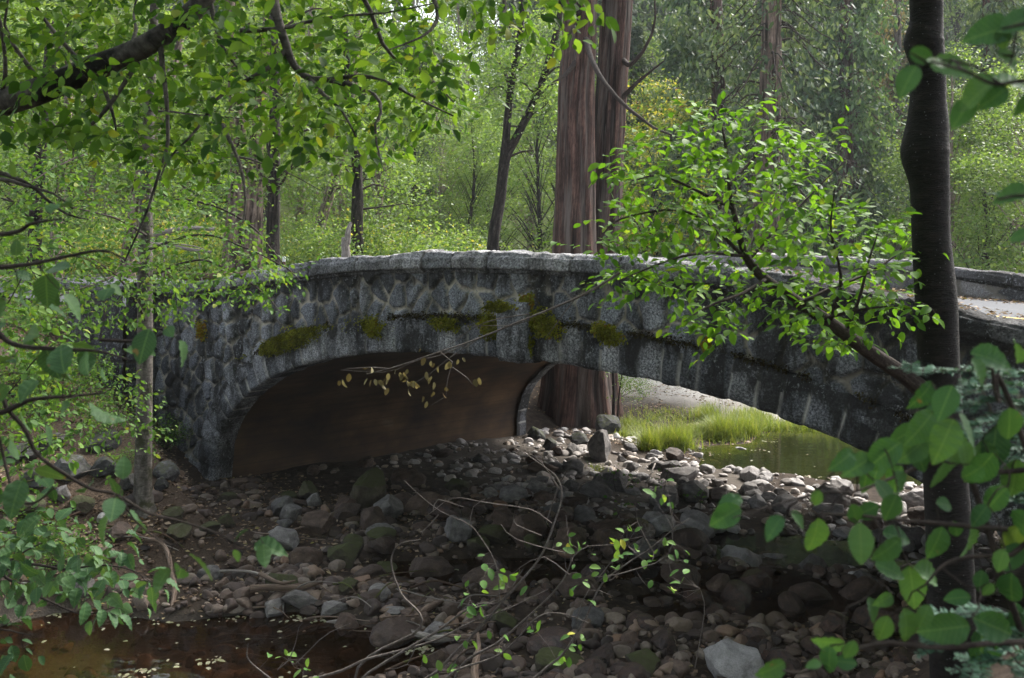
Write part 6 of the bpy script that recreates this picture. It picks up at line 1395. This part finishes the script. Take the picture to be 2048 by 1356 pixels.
# ------------------------------------------------------------------ the forest: one of each kind, then copies
def proto_broadleaf(name, h, cr, nleaf, size, lm, bark, seed, base=.15, ncl=46, lean=.3):
    r = np.random.default_rng(seed); root = empty(name, (0, 0, 0), '', 'tree'); pl = Plant(seed)
    ax = np.array([[0, 0, -.3], [r.normal(0, .1), r.normal(0, .1), h * .25], [r.normal(0, lean), r.normal(0, lean), h * .6], [r.normal(0, lean * 2), r.normal(0, lean * 2), h * .97]])
    pl.limb(ax, [h * .017, h * .013, h * .008, .02], None, k=10, n=26, wob=.06); A = resample(ax, 50); cl = []
    for _ in range(ncl):
        u = r.uniform(base, 1) ** .85; zc_ = h * u; prof = math.sin(math.pi * min(1, (u - base) / (1 - base) * .82 + .16)) ** .7; a = r.uniform(0, 6.28); rad = cr * prof * r.uniform(.35, 1.0)
        q = A[int(u * 49)] * [1, 1, 0] + np.array([math.cos(a) * rad, math.sin(a) * rad, zc_ + r.normal(0, .2)]); j = A[int(max(.05, u - .12 - .12 * rad / cr) * 49)]
        pl.limb([j, (j + q) / 2 + [0, 0, .15 * rad], q], .012 * rad + .012, .008, k=4, n=7, wob=.06, nodes=False); cl.append((q, .55 + .5 * r.random()))
    acc = Acc(); m = nleaf // ncl
    for q, w_ in cl:
        p = q + r.normal(0, 1, (m, 3)) * np.array([.62, .62, .34]) * w_ * cr / 3.2
        leaves(acc, T_LO, p, nz(r.normal(0, 1, (m, 3)) * [1, 1, .55]), nz(UP * .9 + r.normal(0, .55, (m, 3))), size * r.uniform(.5, 1.25, m), np.clip(r.random(m) * .75 + .12 + .25 * (r.random() - .5), 0, 1))
    pl.W.mk('trunk', bark, root, 'bk', local=True); acc.mk('crown', lm, root, 'lc', local=True); return root
def proto_conifer(name, h, cr, nb, nleaf, ln, lm, bark, seed, base=.12):
    r = np.random.default_rng(seed); root = empty(name, (0, 0, 0), '', 'tree'); pl = Plant(seed); pl.limb([[0, 0, -.3], [.05, 0, h * .5], [0, .05, h]], h * .014, .02, k=10, n=30, wob=.02); tips = []
    for i in range(nb):
        u = r.uniform(base, .98); L_ = cr * (1 - u) ** .7 * r.uniform(.5, 1.1) + .3; a = r.uniform(0, 6.28); o = np.array([math.cos(a), math.sin(a), 0]); b = np.array([0, 0, h * u])
        P = pl.limb([b, b + o * L_ * .5 - UP * L_ * .08, b + o * L_ - UP * L_ * .35], .03, .008, k=4, n=8, wob=.04, nodes=False); tips += [(P[j], o) for j in (3, 4, 5, 6, 7)]
    tp = np.array([t[0] for t in tips]); od = np.array([t[1] for t in tips]); i = r.integers(0, len(tp), nleaf); acc = Acc()
    p = tp[i] + r.normal(0, .28, (nleaf, 3)) * [1, 1, .5]; d = nz(od[i] * .6 + r.normal(0, .6, (nleaf, 3)) + np.array([0, 0, -.45])); leaves(acc, T_SLIM, p, d, nz(UP + r.normal(0, .5, (nleaf, 3))), ln * r.uniform(.5, 1.2, nleaf), r.random(nleaf))
    pl.W.mk('trunk', bark, root, 'bk', local=True); acc.mk('crown', lm, root, 'lc', local=True); return root
def proto_bush(name, h, w_, nleaf, size, lm, seed):
    r = np.random.default_rng(seed); root = empty(name, (0, 0, 0), '', 'shrub'); pl = Plant(seed); cl = []
    for _ in range(26):
        a = r.uniform(0, 6.28); rad = w_ * r.uniform(.1, 1) ** .6; z = h * (1 - .6 * (rad / w_) ** 2) * r.uniform(.35, 1); q = np.array([math.cos(a) * rad, math.sin(a) * rad, z])
        pl.limb([[0, 0, -.1], q * [.5, .5, .6], q], .014, .004, k=4, n=7, wob=.05, nodes=False); cl.append(q)
    acc = Acc(); cl = np.array(cl); p = cl[r.integers(0, 26, nleaf)] + r.normal(0, 1, (nleaf, 3)) * np.array([.3, .3, .22]) * w_ * .75; p[:, 2] = np.abs(p[:, 2])
    leaves(acc, T_LO, p, nz(r.normal(0, 1, (nleaf, 3)) * [1, 1, .6]), nz(UP * .8 + r.normal(0, .6, (nleaf, 3))), size * r.uniform(.5, 1.2, nleaf), r.random(nleaf))
    pl.W.mk('stems', M['bark_twig'], root, 'bk', local=True); acc.mk('foliage', lm, root, 'lc', local=True); return root
PT = {
 'maple': [proto_broadleaf('forest_maple', 13, 3.8, 10000, .20, M['leaf_far'], M['bark_oak'], 401, .12), proto_broadleaf('forest_maple', 15, 3.4, 10000, .20, M['leaf_far'], M['bark_plate'], 402, .18)],
 'lime': [proto_broadleaf('forest_alder', 12, 3.6, 10000, .19, M['leaf_lime'], M['bark_plate'], 403, .08), proto_broadleaf('forest_alder', 10, 3.4, 9000, .18, M['leaf_lime'], M['bark_oak'], 404, .06)],
 'autumn': [proto_broadleaf('turning_maple', 9, 3.0, 8000, .18, M['leaf_autumn'], M['bark_oak'], 405, .06)],
 'conifer': [proto_conifer('forest_conifer', 26, 4.2, 230, 13000, .50, M['leaf_conifer_green'], M['bark_cedar'], 406, .08), proto_conifer('forest_conifer', 22, 3.6, 210, 12000, .46, M['leaf_conifer'], M['bark_pine'], 407, .15)],
 'bush': [proto_bush('forest_bush', 2.4, 1.9, 4200, .13, M['leaf_lime'], 408), proto_bush('forest_bush', 2.0, 1.7, 4200, .12, M['leaf_far'], 409)],
 'gold': [proto_bush('forest_bush', 2.2, 1.7, 3800, .12, M['leaf_autumn'], 410)]}
used = set()
def plant(kind, X, d, sc, label, group, rr):
    src = PT[kind][int(rr.integers(len(PT[kind])))]; o = src if id(src) not in used else copy_tree(src); used.add(id(src))
    o.location = tuple(foot(X, d)); o.rotation_euler = (0, 0, rr.uniform(0, 6.28)); s_ = sc * rr.uniform(.85, 1.15); o.scale = (s_, s_, s_ * rr.uniform(.9, 1.12)); tag(o, label, 'shrub' if kind in ('bush', 'gold', 'low') else 'tree', group)
rr = np.random.default_rng(91)
def zone(X):
    for lim, nm in ((170, 'at the left edge beyond the road'), (420, 'behind the slender grey tree'), (610, 'behind the stout oak'), (800, 'behind the bleached snag'), (950, 'in the bright gap left of the forked maple'), (1110, 'behind the forked maple'), (1270, 'behind the twin cedar'), (1480, 'between the twin cedar and the bare drooping boughs'), (1680, 'behind the grey brown cedar'), (1830, 'left of the dark foreground trunk')):
        if X < lim: return nm
    return 'right of the dark foreground trunk'
KN = {'maple': 'green maple', 'lime': 'bright lime green alder', 'autumn': 'yellow turning maple', 'conifer': 'blue green conifer', 'bush': 'round leafy bush', 'gold': 'yellowing bush'}
KP = {'maple': 'green maples', 'lime': 'bright lime green alders', 'autumn': 'yellow turning maples', 'conifer': 'blue green conifers', 'bush': 'round leafy bushes', 'gold': 'yellowing bushes'}
def put(kind, X, d, sc, row): plant(kind, X, d, sc, f'{KN[kind]} {row} {zone(X)}', f'{KP[kind]} {row} {zone(X)}', rr)
# understorey just behind the road
for X, d, k, sc in ((30, 36, 'bush', 1), (160, 38, 'bush', 1.1), (230, 35, 'gold', 1), (330, 36, 'gold', 1.1), (400, 34, 'bush', .9), (430, 40, 'gold', 1.2), (580, 36, 'bush', 1.0), (630, 38, 'gold', 1), (670, 34, 'bush', 1), (760, 36, 'bush', 1.2), (800, 40, 'gold', 1.1), (840, 35, 'bush', 1.1), (890, 38, 'bush', 1.2), (930, 36, 'gold', 1.0), (960, 40, 'bush', 1.2), (1040, 37, 'bush', 1.2), (1085, 40, 'bush', 1.2), (1060, 34, 'bush', 1.0), (1270, 40, 'bush', 1.2), (1320, 44, 'gold', 1.4), (1280, 46, 'bush', 1.5), (1400, 46, 'bush', 1.6), (1240, 33.5, 'bush', .45), (1500, 46, 'bush', 1.5), (1600, 48, 'bush', 1.6), (1700, 44, 'bush', 1.6), (1770, 46, 'bush', 1.6), (1940, 34, 'bush', 1.7), (2010, 32, 'bush', 1.8), (2060, 36, 'bush', 2.0), (1900, 38, 'bush', 1.8)):
    put(k, X, d, sc, 'low')
for X, d, k, sc in ((-60, 42, 'maple', 1), (60, 46, 'lime', 1), (190, 44, 'maple', 1), (330, 46, 'lime', 1), (420, 48, 'lime', 1), (600, 48, 'maple', 1), (680, 46, 'lime', 1), (760, 44, 'lime', .72), (820, 50, 'maple', .7), (880, 54, 'lime', .8), (940, 47, 'maple', .62), (1080, 52, 'lime', .8), (1300, 48, 'autumn', 1.1), (1350, 54, 'autumn', 1.3), (1260, 56, 'autumn', 1.0), (1420, 60, 'lime', 1), (1000, 58, 'lime', .9), (1900, 44, 'maple', .8), (1960, 40, 'lime', .9), (2040, 44, 'lime', 1.0), (2090, 38, 'maple', .9), (1860, 52, 'lime', .8), (1990, 50, 'maple', 1.1)):
    put(k, X, d, sc, 'near')
for X in np.linspace(-120, 2170, 30):
    d = rr.uniform(62, 84); k = rr.choice(['maple', 'lime', 'conifer'], p=[.5, .4, .1] if X < 1180 else [.12, .18, .7]); put(k, X + rr.normal(0, 25), d, 1.25 if k != 'conifer' else 1.0, 'midway')
for X in np.linspace(-140, 2190, 36):
    d = rr.uniform(92, 122); k = rr.choice(['maple', 'lime', 'conifer'], p=[.40, .40, .2] if X < 1180 else [.15, .15, .7]); put(k, X + rr.normal(0, 25), d, 1.75 if k != 'conifer' else 1.25, 'far')
for X in np.linspace(-140, 2190, 34):
    d = rr.uniform(135, 185); k = rr.choice(['maple', 'lime', 'conifer'], p=[.35, .35, .3] if X < 1180 else [.15, .1, .75]); put(k, X + rr.normal(0, 25), d, 2.6 if k != 'conifer' else 1.9, 'distant')
# low green plants on the far verge, too many to count
def verge(n, seed, X0, X1, d0, d1, size, mat, name, label, hmax):
    r = np.random.default_rng(seed); X = r.uniform(X0, X1, n); d = r.uniform(d0, d1, n); x = (X - 1024) / F * d; z = ground(x, d); s, t = st_of(x, d); ok = (z > -2.6) & (t > 10) & (vnoise(np.stack([x, d], -1), .9, seed) > -.15); x, d, z = x[ok], d[ok], z[ok]; n = len(x); acc = Acc()
    leaves(acc, T_LO, np.stack([x, d, z + r.uniform(.03, hmax, n)], -1), nz(r.normal(0, 1, (n, 3)) * [1, 1, .4]), nz(UP + r.normal(0, .4, (n, 3))), size * r.uniform(.5, 1.2, n), r.random(n)); tag(acc.mk(name, mat, attr='lc'), label, 'undergrowth', kind='stuff')
verge(22000, 95, -100, 1150, 22, 52, .16, M['leaf_lime'], 'undergrowth', 'low bright green undergrowth covering the forest floor', .5)
verge(9000, 96, 1230, 2100, 30, 60, .18, M['leaf_far'], 'undergrowth', 'low green undergrowth on the right of the creek', .6)

# low plants on the left bank
PT['low'] = [proto_bush('low_plant', 2.2, 1.9, 1500, .17, M['leaf_left'], 420), proto_bush('low_plant', 1.7, 2.0, 1300, .16, M['leaf_left'], 421)]
for i, (X, Y, sc, wd) in enumerate(((40, 720, .55, 'by the road edge'), (110, 665, .5, 'against the end pier'), (15, 800, .6, 'at the left side of the litter slope'), (150, 800, .5, 'below the end pier'), (75, 850, .5, 'above the lichened boulders'), (225, 870, .4, 'left of the slender grey trunk'), (330, 900, .3, 'at the foot of the wall'), (100, 760, .4, 'in the middle of the litter slope'), (20, 650, .5, 'on the road verge'), (30, 1110, .5, 'behind the waterside shrub'), (90, 1135, .35, 'between the shrub and the pool boulders'), (250, 935, .25, 'among the dark boulders'))):
    h = hit(X, Y); plant('low', 1024, 40, sc * .8, 'small green plant ' + wd, 'small plants on the left bank', rr)
    o = COL.objects[-1]
    while o.parent: o = o.parent
    o.location = tuple(h)

b = foot(1226, 27.2); root = empty('sapling', b, 'thin dark stemmed sapling standing right of the cedar foot, seen under the arch', 'sapling'); pl = Plant(441)
pl.limb([b, b + [.02, 0, 1.2], b + [-.03, 0, 2.6], b + [.05, .1, 4.2]], .055, .02, k=8); pl.limb([b + [.12, .1, 0], b + [.2, .1, 1.1], b + [.38, .1, 2.4]], .03, .012, k=7)
pl.fill(np.array([b + np.array([pl.r.normal(.2, .55), pl.r.normal(0, .4), pl.r.uniform(.3, 3.6)]) for _ in range(46)]), .09, gap=.08, side=1, sidelen=.25, f0=.2, lift=.8)
pl.build(root, M['bark_oak'], M['leaf_far'], T_LO, 'stems', 'leaves')

# unseen woods added behind and beside us to block sky light
for x, y, k, sc in ((-9, -5, 'maple', 1.2), (-2, -8, 'maple', 1.3), (6, -7, 'lime', 1.3), (13, -2, 'maple', 1.3), (-15, 3, 'lime', 1.3), (-3, -15, 'maple', 1.4), (11, -13, 'maple', 1.4), (-13, -12, 'maple', 1.4)):
    plant(k, 1024, 40, sc, f'{KN[k]} on the bank behind the viewer', f'{KP[k]} on the bank behind the viewer', rr)
    o = COL.objects[-1]
    while o.parent: o = o.parent
    o.location = (x, y, gz(x, y))
# ------------------------------------------------------------------ the air
hz, nt, N, L, p_ = new_mat('forest_haze'); N.remove(p_)
pv = N.new("ShaderNodeVolumePrincipled"); pv.inputs['Color'].default_value = (.86, .92, .95, 1); pv.inputs['Density'].default_value = .00035; pv.inputs['Anisotropy'].default_value = 0.0
L.new(pv.outputs[0], N["Material Output"].inputs['Volume'])
zz = [-12.0, 130.0]; V = np.array([[x, y, z] for z in zz for x, y in ((-256, -76), (256, -76), (256, 296), (-256, 296))])
o = mk('haze', V, np.array([[3, 2, 1, 0], [4, 5, 6, 7], [0, 1, 5, 4], [1, 2, 6, 5], [2, 3, 7, 6], [3, 0, 4, 7]]), hz, smooth=False)
tag(o, 'thin pale haze in the forest air', 'haze', kind='stuff')
